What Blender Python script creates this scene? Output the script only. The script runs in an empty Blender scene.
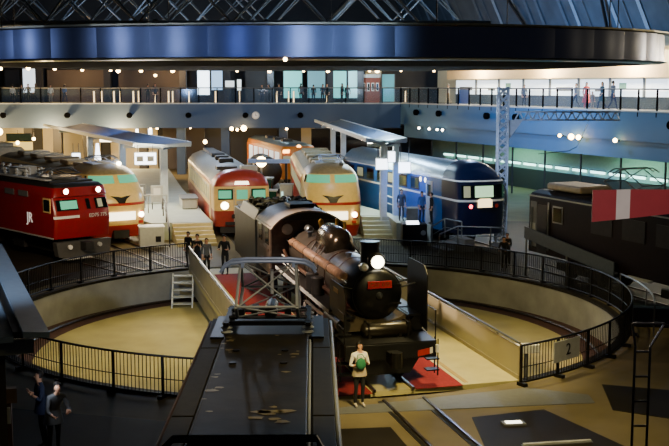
import bpy, bmesh, math, random
from mathutils import Vector, Matrix
random.seed(7)
PI = math.pi
C = bpy.context.scene.collection
R = math.radians

# ------------------------------------------------------------------ materials
def lin(h):
    h = h.lstrip('#')
    v = [int(h[i:i+2], 16)/255 for i in (0, 2, 4)]
    return tuple(c/12.92 if c <= .04045 else ((c+.055)/1.055)**2.4 for c in v) + (1.0,)

MATS = {}
def paint(name, col, rough=.5, metal=0.0, var=.12, scale=6.0, bump=0.0, spec=.5):
    """Procedural surface: a base colour broken up by noise, with an optional bump."""
    if name in MATS: return MATS[name]
    m = bpy.data.materials.new(name); m.use_nodes = True
    nt = m.node_tree; b = nt.nodes['Principled BSDF']
    b.inputs['Roughness'].default_value = rough; b.inputs['Metallic'].default_value = metal
    b.inputs['Specular IOR Level'].default_value = spec
    tc = nt.nodes.new('ShaderNodeTexCoord'); n = nt.nodes.new('ShaderNodeTexNoise')
    n.inputs['Scale'].default_value = scale; n.inputs['Detail'].default_value = 4
    nt.links.new(tc.outputs['Object'], n.inputs['Vector'])
    r = nt.nodes.new('ShaderNodeValToRGB'); c = lin(col)
    r.color_ramp.elements[0].position = .3; r.color_ramp.elements[1].position = .7
    r.color_ramp.elements[0].color = tuple(x*(1-var) for x in c[:3])+(1,)
    r.color_ramp.elements[1].color = tuple(min(1, x*(1+var)) for x in c[:3])+(1,)
    nt.links.new(n.outputs['Fac'], r.inputs['Fac']); nt.links.new(r.outputs['Color'], b.inputs['Base Color'])
    if bump:
        bp = nt.nodes.new('ShaderNodeBump'); bp.inputs['Strength'].default_value = bump; bp.inputs['Distance'].default_value = .02
        nt.links.new(n.outputs['Fac'], bp.inputs['Height']); nt.links.new(bp.outputs['Normal'], b.inputs['Normal'])
    MATS[name] = m; return m

def glow(name, col, s=3.0):
    if name in MATS: return MATS[name]
    m = bpy.data.materials.new(name); m.use_nodes = True
    b = m.node_tree.nodes['Principled BSDF']
    b.inputs['Base Color'].default_value = lin(col)
    b.inputs['Emission Color'].default_value = lin(col); b.inputs['Emission Strength'].default_value = s
    MATS[name] = m; return m

def glass(name, col, alpha=.25, rough=.08):
    if name in MATS: return MATS[name]
    m = bpy.data.materials.new(name); m.use_nodes = True
    nt = m.node_tree; nt.nodes.clear()
    o = nt.nodes.new('ShaderNodeOutputMaterial'); mx = nt.nodes.new('ShaderNodeMixShader')
    t = nt.nodes.new('ShaderNodeBsdfTransparent'); p = nt.nodes.new('ShaderNodeBsdfPrincipled')
    p.inputs['Base Color'].default_value = lin(col); p.inputs['Roughness'].default_value = rough
    t.inputs['Color'].default_value = (.9, .93, .95, 1)
    mx.inputs[0].default_value = alpha
    nt.links.new(t.outputs[0], mx.inputs[1]); nt.links.new(p.outputs[0], mx.inputs[2]); nt.links.new(mx.outputs[0], o.inputs[0])
    MATS[name] = m; return m

M = dict(
    floor=paint('floor concrete', '#6a6046', .65, var=.2, scale=.6, bump=.15, spec=.15),
    floordark=paint('dark floor', '#211d15', .6, var=.25, scale=1.2, spec=.12),
    pitwall=paint('pit concrete', '#94948e', .8, var=.2, scale=1.1, bump=.2),
    pitfloor=paint('pit floor', '#a49a66', .75, var=.14, scale=.8),
    pitring=paint('pit ring track', '#40251c', .8, var=.25, scale=3),
    deck=paint('bridge deck', '#b0a66e', .6, var=.1, scale=1.5),
    parapet=paint('parapet panel', '#8d8468', .45, var=.12, scale=2),
    carpet=paint('red carpet', '#7d1015', .95, var=.2, scale=14),
    black=paint('black paint', '#0b0b0c', .38, var=.4, scale=5),
    blackm=paint('black iron', '#171513', .45, .5, var=.4, scale=6),
    soot=paint('sooty steel', '#1b1917', .6, .3, var=.4, scale=4, bump=.2),
    copper=paint('warm steel lagging', '#5c4438', .35, .7, var=.3, scale=3),
    tenderg=paint('tender side', '#3a3d34', .45, .2, var=.15, scale=2),
    brass=paint('brass', '#b08a3c', .3, .9),
    steel=paint('bare steel', '#8b8f92', .3, .9),
    steelblue=paint('blue grey steel', '#a9bade', .4, .1),
    railm=paint('rail steel', '#5a5149', .35, .9),
    fence=paint('fence iron', '#0d0c0b', .5, .3),
    white=paint('white paint', '#d8d8d2', .5, var=.05),
    cream=paint('cream paint', '#d9bc78', .3, var=.06),
    gold=paint('gold cream paint', '#e6c67c', .3, var=.06),
    redline=paint('express red', '#a3281c', .35, var=.1),
    red=paint('locomotive red', '#7f0f14', .3, var=.1),
    brow=paint('brick red', '#8c3226', .35, var=.1),
    roofgrey=paint('train roof grey', '#6f7573', .6, var=.12),
    roofcream=paint('cream roof', '#93866a', .45, .2, var=.15),
    roofblue=paint('silver blue roof', '#7d909c', .35, .5, var=.1),
    under=paint('underframe', '#131211', .6, var=.3),
    grey=paint('mid grey', '#5d5f60', .55, var=.1),
    lgrey=paint('light grey', '#a5a8a4', .5, var=.08),
    blue=paint('coach blue', '#1c5590', .3, var=.1),
    navy=paint('coach navy', '#0b1430', .3, var=.1),
    brown=paint('dark brown loco', '#150b0b', .5, var=.2, spec=.12),
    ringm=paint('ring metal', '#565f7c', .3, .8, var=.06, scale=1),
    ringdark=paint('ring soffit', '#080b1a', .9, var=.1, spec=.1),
    rimm=paint('ring rim', '#8c8a74', .35, .5),
    fascia=paint('fascia grey', '#36465a', .6, var=.06, scale=.5),
    fasciab=paint('fascia blue', '#3f6a84', .6, var=.06, scale=.5),
    wallw=paint('pale wall', '#c4b896', .7, var=.08, scale=.7),
    walld=paint('dark wall', '#2a2826', .7, var=.2, scale=.6),
    wallbrown=paint('brown panel', '#4a4036', .7, var=.1, scale=.8),
    wallgreen=paint('green grey wall', '#8fae9f', .6, var=.06),
    roofdark=paint('ceiling dark', '#1b1f22', .8, var=.2, scale=.4),
    roofpanel=paint('roof panel', '#465664', .6, var=.2, scale=.9),
    roofslat=paint('roof pale slat', '#8fa2b4', .6, var=.1),
    truss=paint('truss steel', '#59626a', .5, .2, var=.1),
    canopy=paint('canopy white', '#b9c2c6', .5, var=.06),
    canopytop=paint('canopy blue top', '#4a5c78', .5, var=.1),
    platform=paint('platform grey', '#9aa39a', .6, var=.1, scale=1.2),
    step=paint('step cream', '#b6a878', .6, var=.08),
    mast=paint('mast blue white', '#a9b8cf', .45, .2, var=.08),
    semred=paint('semaphore red', '#9c3038', .5, var=.05),
    shelter=paint('shelter blue grey', '#6a7a8a', .45, .2, var=.08),
    shelterd=paint('shelter dark', '#211b1a', .6, var=.2),
    wood=paint('wood', '#4a3222', .6, var=.2, scale=9),
    skin=paint('skin', '#c08f70', .6, var=.05), hair=paint('dark hair', '#120d0b', .6, var=.3, scale=30),
    c_white=paint('white cotton', '#e4e0d4', .85, var=.06), c_black=paint('black cloth', '#0e0e11', .85),
    c_navy=paint('navy cloth', '#1c2540', .85), c_grey=paint('grey cloth', '#55585c', .85),
    c_red=paint('coral cloth', '#c94a3e', .85), c_green=paint('green cloth', '#1f6e48', .8),
    c_teal=paint('dark teal cloth', '#1f3c40', .85), c_blue=paint('blue cloth', '#3a5a9a', .85),
    c_beige=paint('beige cloth', '#a8977a', .85), c_brown=paint('brown cloth', '#4a352a', .85),
    shoe=paint('pale shoe', '#b5aa98', .6), shoed=paint('dark shoe', '#17130f', .5),
    g_warm=glow('warm lamp', '#ffd28a', 14), g_white=glow('white lamp', '#fff4dc', 10), g_head=glow('headlamp glow', '#fff0c8', 9),
    g_sign=glow('lit sign', '#eef6ff', 2.6), g_mark=glow('lit headmark', '#fff2cf', 1.7), g_cyan=glow('cyan lit glass', '#5fb3ad', .75),
    g_win=glow('lit coach window', '#8f8c62', .3), g_wing=glow('greenish cab window', '#4fae8c', .35), g_strip=glow('strip light', '#c4fff0', 1.8),
    g_bar=glow('warm light bar', '#ffd89a', 1.5), g_poster=glow('lit poster', '#d7e2ea', .85), g_cream=glow('lit cream soffit', '#efdcb4', .7),
    g_yellow=glow('lit yellow panel', '#d7b45c', .8), g_orange=glow('orange lamp', '#ffb050', 5), g_red=glow('red tail lamp', '#ff3040', 5),
    g_floor=glow('floor light', '#fff6e0', 2.2), g_dim=glow('dim window', '#8b8a6c', .35),
    glassd=paint('dark glass', '#0a1414', .08, var=.1), glassg=paint('green glass', '#12382f', .08, var=.1),
    pane=glass('balustrade glass', '#7f95a8', .08), matte=paint('matte black', '#060607', .95, spec=.02), mesh_pane=glass('parapet glass', '#b4ab88', .72, .4), dark_mesh=glass('dark mesh', '#14120e', .5, .6),
)

# ------------------------------------------------------------------ mesh builder
class MB:
    def __init__(s): s.v = []; s.f = []; s.m = []; s.mi = 0
    def mat(s, i): s.mi = i; return s
    def add(s, vs, fs, X=None):
        o = len(s.v)
        s.v += [tuple(X @ Vector(p)) if X else tuple(p) for p in vs]
        for f in fs: s.f.append([o+i for i in f]); s.m.append(s.mi)
        return s
    def box(s, c, d, rz=0, rx=0, ry=0):
        x, y, z = d[0]/2, d[1]/2, d[2]/2
        vs = [(a*x, b*y, e*z) for e in (-1, 1) for b in (-1, 1) for a in (-1, 1)]
        X = Matrix.Translation(c) @ Matrix.Rotation(rz, 4, 'Z') @ Matrix.Rotation(ry, 4, 'Y') @ Matrix.Rotation(rx, 4, 'X')
        return s.add(vs, [(0, 2, 3, 1), (4, 5, 7, 6), (0, 1, 5, 4), (2, 6, 7, 3), (0, 4, 6, 2), (1, 3, 7, 5)], X)
    def cyl(s, p0, p1, r, n=12, r2=None, caps=True):
        p0 = Vector(p0); p1 = Vector(p1); r2 = r if r2 is None else r2
        d = (p1-p0).normalized(); q = d.to_track_quat('Z', 'Y')
        vs = []
        for p, rr in ((p0, r), (p1, r2)):
            for i in range(n):
                a = 2*PI*i/n; vs.append(p + q @ Vector((rr*math.cos(a), rr*math.sin(a), 0)))
        fs = [(i, (i+1) % n, n+(i+1) % n, n+i) for i in range(n)]
        if caps: fs += [tuple(range(n))[::-1], tuple(range(n, 2*n))]
        return s.add(vs, fs)
    def bar(s, p0, p1, w, h=None):
        return s.cyl(p0, p1, (w if h is None else (w+h)/2)*.7071, 4)
    def lathe(s, prof, c=(0, 0, 0), axis='Z', n=20):
        """prof: (radius, height) pairs turned about an axis through c."""
        X = Matrix.Translation(c)
        if axis == 'Y': X = X @ Matrix.Rotation(PI/2, 4, 'X')      # height runs to -y
        if axis == 'X': X = X @ Matrix.Rotation(PI/2, 4, 'Y')
        vs = []; fs = []
        for r, h in prof:
            for i in range(n):
                a = 2*PI*i/n; vs.append((r*math.cos(a), r*math.sin(a), h))
        for k in range(len(prof)-1):
            for i in range(n):
                fs.append((k*n+i, k*n+(i+1) % n, (k+1)*n+(i+1) % n, (k+1)*n+i))
        if prof[0] != prof[-1]: fs += [tuple(range(n))[::-1], tuple(range((len(prof)-1)*n, len(prof)*n))]
        return s.add(vs, fs, X)
    def tube(s, pts, r, n=8, closed=False):
        pts = [Vector(p) for p in pts]; N = len(pts); vs = []; fs = []
        for k, p in enumerate(pts):
            a = pts[k-1] if (k or closed) else p; b = pts[(k+1) % N] if (k < N-1 or closed) else p
            q = (b-a).normalized().to_track_quat('Z', 'Y')
            for i in range(n):
                t = 2*PI*i/n; vs.append(p + q @ Vector((r*math.cos(t), r*math.sin(t), 0)))
        for k in range(N if closed else N-1):
            for i in range(n):
                fs.append((k*n+i, k*n+(i+1) % n, ((k+1) % N)*n+(i+1) % n, ((k+1) % N)*n+i))
        if not closed: fs += [tuple(range(n))[::-1], tuple(range((N-1)*n, N*n))]
        return s.add(vs, fs)
    def prism(s, poly, a, b, axis='Y'):
        """poly in the plane across the axis, extruded from a to b along it."""
        n = len(poly)
        def P(p, t): return {'Y': (p[0], t, p[1]), 'X': (t, p[0], p[1]), 'Z': (p[0], p[1], t)}[axis]
        vs = [P(p, a) for p in poly]+[P(p, b) for p in poly]
        return s.add(vs, [(i, (i+1) % n, n+(i+1) % n, n+i) for i in range(n)]+[tuple(range(n))[::-1], tuple(range(n, 2*n))])
    def quad(s, *ps): return s.add(ps, [tuple(range(len(ps)))])
    def sphere(s, c, r, n=12, m=8):
        rx, ry, rz = r if isinstance(r, (tuple, list)) else (r, r, r)
        vs = [(c[0], c[1], c[2]-rz)]; fs = []
        for j in range(1, m):
            b = -PI/2+PI*j/m
            for i in range(n):
                a = 2*PI*i/n; vs.append((c[0]+rx*math.cos(b)*math.cos(a), c[1]+ry*math.cos(b)*math.sin(a), c[2]+rz*math.sin(b)))
        vs.append((c[0], c[1], c[2]+rz))
        for i in range(n):
            fs.append((0, 1+(i+1) % n, 1+i)); t = len(vs)-1; o = 1+(m-2)*n
            fs.append((t, o+i, o+(i+1) % n))
        for j in range(m-2):
            for i in range(n):
                fs.append((1+j*n+i, 1+j*n+(i+1) % n, 1+(j+1)*n+(i+1) % n, 1+(j+1)*n+i))
        return s.add(vs, fs)
    def build(s, name, mat, parent=None, smooth=False, bevel=0.0, loc=None):
        me = bpy.data.meshes.new(name); me.from_pydata(s.v, [], s.f)
        for m in (mat if isinstance(mat, (list, tuple)) else [mat]): me.materials.append(m)
        for p, i in zip(me.polygons, s.m): p.material_index = i
        bm = bmesh.new(); bm.from_mesh(me); bmesh.ops.recalc_face_normals(bm, faces=bm.faces); bm.to_mesh(me); bm.free()
        if smooth:
            for p in me.polygons: p.use_smooth = True
            me.set_sharp_from_angle(angle=R(40))
        o = bpy.data.objects.new(name, me); C.objects.link(o)
        if bevel:
            b = o.modifiers.new('bevel', 'BEVEL'); b.width = bevel; b.segments = 2; b.limit_method = 'ANGLE'
        if parent: o.parent = parent
        if loc: o.location = loc
        return o

def tag(o, label=None, cat=None, group=None, kind=None):
    if label: o['label'] = label
    if cat: o['category'] = cat
    if group: o['group'] = group
    if kind: o['kind'] = kind
    return o
def thing(name, label, cat, loc=(0, 0, 0), rz=0, group=None):
    o = bpy.data.objects.new(name, None); C.objects.link(o); o.empty_display_size = .2
    o.location = loc; o.rotation_euler = (0, 0, rz)
    return tag(o, label, cat, group)
def struct(name, mb, mat, **k): return tag(mb.build(name, mat, **k), kind='structure')
def box(name, c, d, mat, parent=None, rz=0, bevel=0.0, rx=0, ry=0):
    return MB().box(c, d, rz, rx, ry).build(name, mat, parent, bevel=bevel)
def cyl(name, p0, p1, r, mat, parent=None, n=16, r2=None):
    return MB().cyl(p0, p1, r, n, r2).build(name, mat, parent, smooth=True)
def dup(o, parent=None):
    c = o.copy(); C.objects.link(c); c.parent = parent
    for ch in list(o.children): dup(ch, c)
    return c
def text(name, s, size, mat, parent, loc, rot, depth=.006):
    cu = bpy.data.curves.new(name, 'FONT'); cu.body = s; cu.size = size; cu.align_x = 'CENTER'; cu.align_y = 'CENTER'; cu.extrude = depth
    tmp = bpy.data.objects.new(name, cu); C.objects.link(tmp)
    me = bpy.data.meshes.new_from_object(tmp.evaluated_get(bpy.context.evaluated_depsgraph_get())); bpy.data.objects.remove(tmp)
    me.name = name; me.materials.clear(); me.materials.append(mat)
    o = bpy.data.objects.new(name, me); C.objects.link(o); o.parent = parent; o.location = loc; o.rotation_euler = rot
    return o
def heading(ux, uy): return math.atan2(-ux, uy)      # turns local +y onto (ux, uy)

ORD = 'first second third fourth fifth sixth seventh eighth ninth tenth eleventh twelfth thirteenth fourteenth fifteenth sixteenth seventeenth eighteenth nineteenth twentieth twenty-first twenty-second twenty-third'.split()
def lamp(kind, name, loc, energy, col, to=None, size=.5, spot=60, blend=.6, sy=None):
    l = bpy.data.lights.new(name, kind); l.energy = energy; l.color = lin(col)[:3]
    if kind == 'SPOT': l.spot_size = R(spot); l.spot_blend = blend; l.shadow_soft_size = size
    elif kind == 'POINT': l.shadow_soft_size = size
    elif kind == 'AREA':
        l.size = size
        if sy: l.shape = 'RECTANGLE'; l.size_y = sy
    o = bpy.data.objects.new(name, l); C.objects.link(o); o.location = loc
    if to: o.rotation_euler = (Vector(to)-Vector(loc)).to_track_quat('-Z', 'Y').to_euler()
    return o

# ------------------------------------------------------------------ camera
F, H = 1077.0, 8.0
cam = bpy.data.cameras.new('camera'); cam.sensor_width = 36; cam.lens = 36*F/669; cam.clip_end = 400
co = bpy.data.objects.new('camera', cam); C.objects.link(co)
co.location = (0, 0, H); co.rotation_euler = (PI/2-math.atan(138/F), 0, 0)
bpy.context.scene.camera = co

CX, CY = -.9, 37.4                      # turntable centre
BX = R(14.1)                            # bridge heading
def pol(r, a, z=0): return (CX+r*math.cos(R(a)), CY+r*math.sin(R(a)), z)

# ------------------------------------------------------------------ ground, pit
def floor_mesh():
    mb = MB(); n = 128; rr = 10.65; vs = []; x0, x1, y0, y1 = -60, 45, -4, 130
    for i in range(n):
        a = 2*PI*i/n; dx, dy = math.cos(a), math.sin(a)
        t = min([((x1 if dx > 0 else x0)-CX)/dx if abs(dx) > 1e-6 else 1e9, ((y1 if dy > 0 else y0)-CY)/dy if abs(dy) > 1e-6 else 1e9])
        vs += [(CX+rr*dx, CY+rr*dy, 0), (CX+14*dx, CY+14*dy, 0), (CX+t*dx, CY+t*dy, 0)]
    fs = []
    for i in range(n):
        j = (i+1) % n; fs += [(3*i, 3*i+1, 3*j+1, 3*j), (3*i+1, 3*i+2, 3*j+2, 3*j+1)]
    return mb.add(vs, fs)
struct('floor', floor_mesh(), M['floor'])
def ringband(r0, r1, z0, z1, n=128):
    mb = MB(); vs = []; fs = []
    for i in range(n):
        a = 360*i/n; vs += [pol(r0, a, z0), pol(r1, a, z1)]
    for i in range(n):
        j = (i+1) % n; fs.append((2*i, 2*j, 2*j+1, 2*i+1))
    return mb.add(vs, fs)
struct('pit_wall', ringband(10.65, 10.65, -1.25, 0), M['pitwall'], smooth=True)
mb = MB(); mb.add([pol(9.5, 360*i/96, -1.25) for i in range(96)], [tuple(range(96))]); struct('pit_floor', mb, M['pitfloor'])
struct('pit_ring_floor', ringband(9.5, 10.65, -1.25, -1.25), M['pitring'])
k = MB()
for a0, a1 in ((-56, 84), (121, 267)):
    nn = 48; As = [a0+(a1-a0)*i/nn for i in range(nn+1)]
    k.add([pol(r, a, z) for a in As for r, z in ((10.62, -.04), (10.62, .06), (10.85, .06), (10.85, 0))], [(4*i+j, 4*i+4+j, 4*i+5+j, 4*i+1+j) for i in range(nn) for j in range(3)])
struct('pit_kerb', k, M['floordark'])
mb = MB()
mb.tube([pol(10.05, 360*i/96, -1.17) for i in range(96)], .05, 6, True)
tag(mb.build('ring_rail', M['railm'], smooth=True), 'circular running rail on the brown floor ring of the pit', 'rail')

# steps into the pit
t = thing('step_ladder', 'white open step ladder leading down into the pit by the bridge end', 'steps', (-6.42, 44.9, -1.25), R(4))
for sx in (-.42, .42):
    MB().prism([(-.75, 0), (-.6, 0), (.35, 1.3), (.2, 1.3)], sx-.03, sx+.03, 'X').build('side_rail', M['white'], t)
for i in range(5):
    box('tread', (0, -.55+.2*i, .16+.26*i), (.84, .3, .05), M['lgrey'], t)

# dark floor areas in front
def flat(name, pts, z, mat): return struct(name, MB().prism(pts, z-.02, z, 'Z'), mat)
flat('floor_dark_panel', [(3.33, 25.3), (5.2, 25.95), (6.75, 22.6), (3.35, 22.6)], .012, M['floordark'])
flat('floor_dark_panel', [(.1, 24.4), (1.32, 24.55), (1.75, 22.6), (.1, 22.6)], .012, M['floordark'])
flat('floor_dark_panel', [(-2.5, 24.6), (-8.3, 26.1), (-12, 26), (-12, 18), (-2.5, 18)], .012, M['floordark'])
flat('floor_dark_panel', [(7.2, 28.2), (9.6, 27.4), (10.2, 24), (6.9, 25.9)], .012, M['floordark'])
flat('floor_dark_panel', [(-13, 52), (-9.2, 49.5), (-8.2, 47.2), (-11.5, 43), (-13, 38), (-26, 38), (-26, 60)], .012, M['floordark'])
flat('floor_dark_panel', [(10.5, 36.2), (9.9, 40), (8.6, 43.2), (6.2, 46.3), (3.2, 48.1), (1.2, 48.6), (1.5, 53.5), (5, 53.5), (5, 64), (30, 60), (30, 36.2)], .012, M['floordark'])
flat('trim_1', [(.1, 26.05), (5.1, 27.85), (6.6, 27.2), (6.6, 26.5), (.1, 25.55)], .02, M['grey'])
# floor light
t = thing('floor_light', 'small bright rectangular light set into the dark floor mat', 'floor light', (4.25, 24.78, .012), R(8))
box('light_frame', (0, 0, .02), (.55, .3, .04), M['grey'], t); box('lens', (0, 0, .045), (.38, .17, .02), M['g_floor'], t)
t = thing('kerb_block', 'thin pale strip lying on the floor at the edge of the dark mat', 'strip', (5.0, 23.35, .012), R(10))
box('strip_body', (0, 0, .03), (1.6, .09, .05), M['lgrey'], t, bevel=.01); box('strip_base', (0, 0, .006), (1.66, .13, .012), M['grey'], t)

def track(x, y, rz, l0, l1, label, group='railway tracks in the floor'):
    t = thing('railway_track', label, 'track', (x, y, 0), rz, group)
    for sx in (-.5335, .5335): box('rail', (sx, (l0+l1)/2, .035), (.07, l1-l0, .05), M['railm'], t)
    for sx in (-.64, .43): box('flangeway', (sx, (l0+l1)/2, .008), (.1, l1-l0, .014), M['under'], t)
    return t
track(CX, CY, BX, -19, -10.95, 'flush railway track running from the turntable bridge to the bottom of the frame')
ffl = heading(-.0198, .9998)
track(-1.33, 20.5, ffl, -12, 4, 'railway track under the foreground electric locomotive')

# ------------------------------------------------------------------ fences around the pit
def fence(a0, a1, r, label, h=1.1, step=1.15, bottom=.1, panel=None):
    n = max(2, int(abs(a1-a0)/step)); A = [a0+(a1-a0)*i/n for i in range(n+1)]
    t = thing('pit_fence', label, 'fence', pol(r, (a0+a1)/2), 0, 'iron fences around the turntable pit')
    ox, oy, _ = t.location
    P = lambda a, z, dr=0: (pol(r+dr, a)[0]-ox, pol(r+dr, a)[1]-oy, z)
    MB().tube([P(a, h) for a in A], .032, 6).build('handrail', M['fence'], t, smooth=True)
    MB().tube([P(a, bottom) for a in A], .025, 6).build('bottom_rail', M['fence'], t)
    MB().tube([P(a, .5) for a in A], .014, 6).build('middle_rail', M['fence'], t)
    b = MB(); dl = math.degrees(.115/r); a = min(a0, a1)
    while a < max(a0, a1): b.cyl(P(a, bottom), P(a, h-.03), .011, 4, caps=False); a += dl
    b.build('balusters', M['fence'], t)
    if panel:
        q = MB(); q.add([P(a, z, .02) for a in A for z in (bottom, h-.04)], [(2*i, 2*i+2, 2*i+3, 2*i+1) for i in range(n)]); q.build('mesh_panel', M['dark_mesh'], t)
    m = max(1, round(abs(a1-a0)/8.6))
    for i in range(m+1):
        a = a0+(a1-a0)*i/m; p = MB().box(P(a, h/2), (.06, .06, h), R(a)); p.box(P(a, .05, .06), (.3, .12, .09), R(a)); p.build('post', M['fence'], t)
    return t
fence(-57.6, -35, 11.0, 'black iron pit fence carrying a white number sign, right of the bridge')
fence(-35, -2, 11.0, 'black iron pit fence curving along the right front of the pit', panel=True)
fence(-2, 40, 11.0, 'dark iron pit fence at the right end of the pit behind the hoop', panel=True)
fence(40, 85, 11.0, 'dark iron pit fence at the back right beside the steam locomotive', panel=True)
fence(120.5, 158, 11.0, 'dark iron pit fence at the back left in front of the red locomotive')
fence(158, 214, 11.0, 'dark iron pit fence at the left end partly under the shelter roof')
fence(214, 243.5, 11.0, 'black iron pit fence at the front left standing out against the cream pit floor')
fence(243.5, 267, 11.0, 'black iron pit fence section beside the foreground locomotive')
t = thing('fence_sign', 'white number sign hung on the black fence right of the bridge', 'sign', (pol(11.06, -48.5)[0], pol(11.06, -48.5)[1], .74), R(-47+90))
box('sign_board', (0, 0, 0), (1.2, .03, .58), M['lgrey'], t); text('number_lettering', '2', .46, M['c_black'], t, (.05, -.025, 0), (PI/2, 0, 0))
t = thing('bollard_box', 'white box on a post just inside the fence corner by the bridge', 'box', (5.35, 29.3, -1.25), R(10))
box('box_head', (0, 0, 1.98), (.7, .3, .24), M['white'], t, bevel=.02); cyl('post', (0, 0, 0), (0, 0, 1.84), .05, M['grey'], t)
t = thing('stanchion', 'thin pole with a small pale top standing in the pit near the fence', 'stanchion', (5.1, 31.0, -1.25))
cyl('pole', (0, 0, 0), (0, 0, 1.55), .02, M['lgrey'], t); MB().sphere((0, 0, 1.58), .05).build('cap', M['white'], t, smooth=True); cyl('base', (0, 0, 0), (0, 0, .04), .16, M['grey'], t)
# outer hoop rail at right
t = thing('hoop_rail', 'curved steel hoop rail standing beyond the right end of the pit fence', 'rail', (0, 0, 0))
MB().tube([pol(11.7, a, 1.05) for a in range(-18, 12, 4)], .03, 6).build('handrail', M['steel'], t, smooth=True)
for a in (-18, -4, 10): cyl('post', pol(11.7, a, 0), pol(11.7, a, 1.05), .025, M['grey'], t)

# ------------------------------------------------------------------ turntable bridge
t = bridge = thing('turntable_bridge', 'turntable bridge with cream walkways and beige parapets across the round pit', 'turntable', (CX, CY, 0), BX)
d = MB(); d.prism([(-3.1, -10.55+.45), (3.67, -10.1+.15), (3.67, 9.9), (-3.1, 10.1)], -.14, .0, 'Z'); d.build('deck', M['deck'], t)
for sx in (-2.9, -.6, .6, 3.45): box('girder', (sx, 0, -.55), (.22, 19.4, .8), M['parapet'], t)
for sx in (-.5335, .5335): box('rail', (sx, 0, .04), (.07, 20.3, .08), M['railm'], t)
yl = MB(); yl.box((2.15, 0, .005), (.12, 19.6, .008)); yl.build('yellow_line', paint('yellow line', '#a08420', .6), t)
for sx, y0, y1 in ((-3.08, -9.4, 10.0), (3.65, -9.9, 9.7)):
    pr = MB().box((sx, (y0+y1)/2, .5), (.03, y1-y0, .86)).build('parapet', M['mesh_pane'] if sx > 0 else M['parapet'], t)
    cyl('handrail', (sx, y0, 1.02), (sx, y1, 1.02), .035, M['steel'], pr, 8)
    nn = 13
    for i in range(nn): box('parapet_post', (sx+.03, y0+(y1-y0)*i/(nn-1), .5), (.05, .05, 1.02), M['parapet'], pr)
    box('kick_plate', (sx, (y0+y1)/2, .06), (.06, y1-y0, .12), M['parapet'], pr)
def carpet(x0, x1, y0, y1, label):
    t = MB().box((0, 0, .012), (x1-x0, y1-y0, .016)).build('red_carpet', M['carpet'])
    t.location = (CX+math.cos(BX)*(x0+x1)/2-math.sin(BX)*(y0+y1)/2, CY+math.sin(BX)*(x0+x1)/2+math.cos(BX)*(y0+y1)/2, 0); t.rotation_euler.z = BX
    tag(t, label, 'carpet', 'red carpets on the bridge deck')
carpet(-2.2, -.62, -10.25, 8.5, 'red carpet strip left of the steam locomotive')
carpet(.62, 1.95, -10.1, 8.5, 'red carpet strip right of the steam locomotive')
# ------------------------------------------------------------------ rail vehicles: plan slices stacked by height
class Shell:
    """levels: (z, half width, front y, corner depth, exponent); the body runs back to y=L."""
    def __init__(s, levels, L, n=14): s.lv = levels; s.L = L; s.n = n
    def at(s, z, t, off=0.0):
        lv = s.lv
        for a, b in zip(lv, lv[1:]):
            if a[0] <= z <= b[0]: break
        k = 0 if b[0] == a[0] else (z-a[0])/(b[0]-a[0])
        w, f, r, e = [a[i]+(b[i]-a[i])*k for i in (1, 2, 3, 4)]
        q = t*PI/2; sn, cs = math.sin(q), math.cos(q)
        x = w*math.copysign(abs(sn)**(2/e), sn); y = f+r*(1-abs(cs)**(2/e))
        return Vector((x*(1+off/max(w, .2)), y-off, z))
    def body(s, mats, split=1):
        mb = MB(); vs = []; n = s.n; ts = [-1+2*i/n for i in range(n+1)]; zs = []
        for k, (a, b) in enumerate(zip(s.lv, s.lv[1:])):
            zs.append((a[0], k))
        zs.append((s.lv[-1][0], len(s.lv)-2))
        W = n+3
        for z, k in zs:
            row = [s.at(z, t) for t in ts]
            row = [Vector((row[0].x, s.L, z))]+row+[Vector((row[-1].x, s.L, z))]
            vs += row
        mb.add(vs, [])
        for k in range(len(zs)-1):
            for i in range(W):
                j = (i+1) % W
                mb.f.append([k*W+i, k*W+j, (k+1)*W+j, (k+1)*W+i]); mb.m.append(mats[k])
        mb.f.append(list(range(W))[::-1]); mb.m.append(mats[0])
        mb.f.append([(len(zs)-1)*W+i for i in range(W)]); mb.m.append(mats[-1])
        return mb
    def patch(s, z0, z1, t0, t1, off=.025, n=6, m=3):
        mb = MB(); vs = [s.at(z0+(z1-z0)*j/m, t0+(t1-t0)*i/n, off) for j in range(m+1) for i in range(n+1)]
        fs = [(j*(n+1)+i, j*(n+1)+i+1, (j+1)*(n+1)+i+1, (j+1)*(n+1)+i) for j in range(m) for i in range(n)]
        return mb.add(vs, fs)

def bogie(t, y, w=1.9):
    b = MB()
    for dy in (-1.05, 1.05):
        for sx in (-.56, .56): b.cyl((sx-.06, y+dy, .46), (sx+.06, y+dy, .46), .43, 20)
        b.cyl((-.9, y+dy, .46), (.9, y+dy, .46), .07, 8)
    for sx in (-.92, .92): b.box((sx, y, .55), (.12, 3.0, .3)); b.box((sx, y, .75), (.2, .7, .25))
    return b.build('bogie', M['under'], t)

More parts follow.
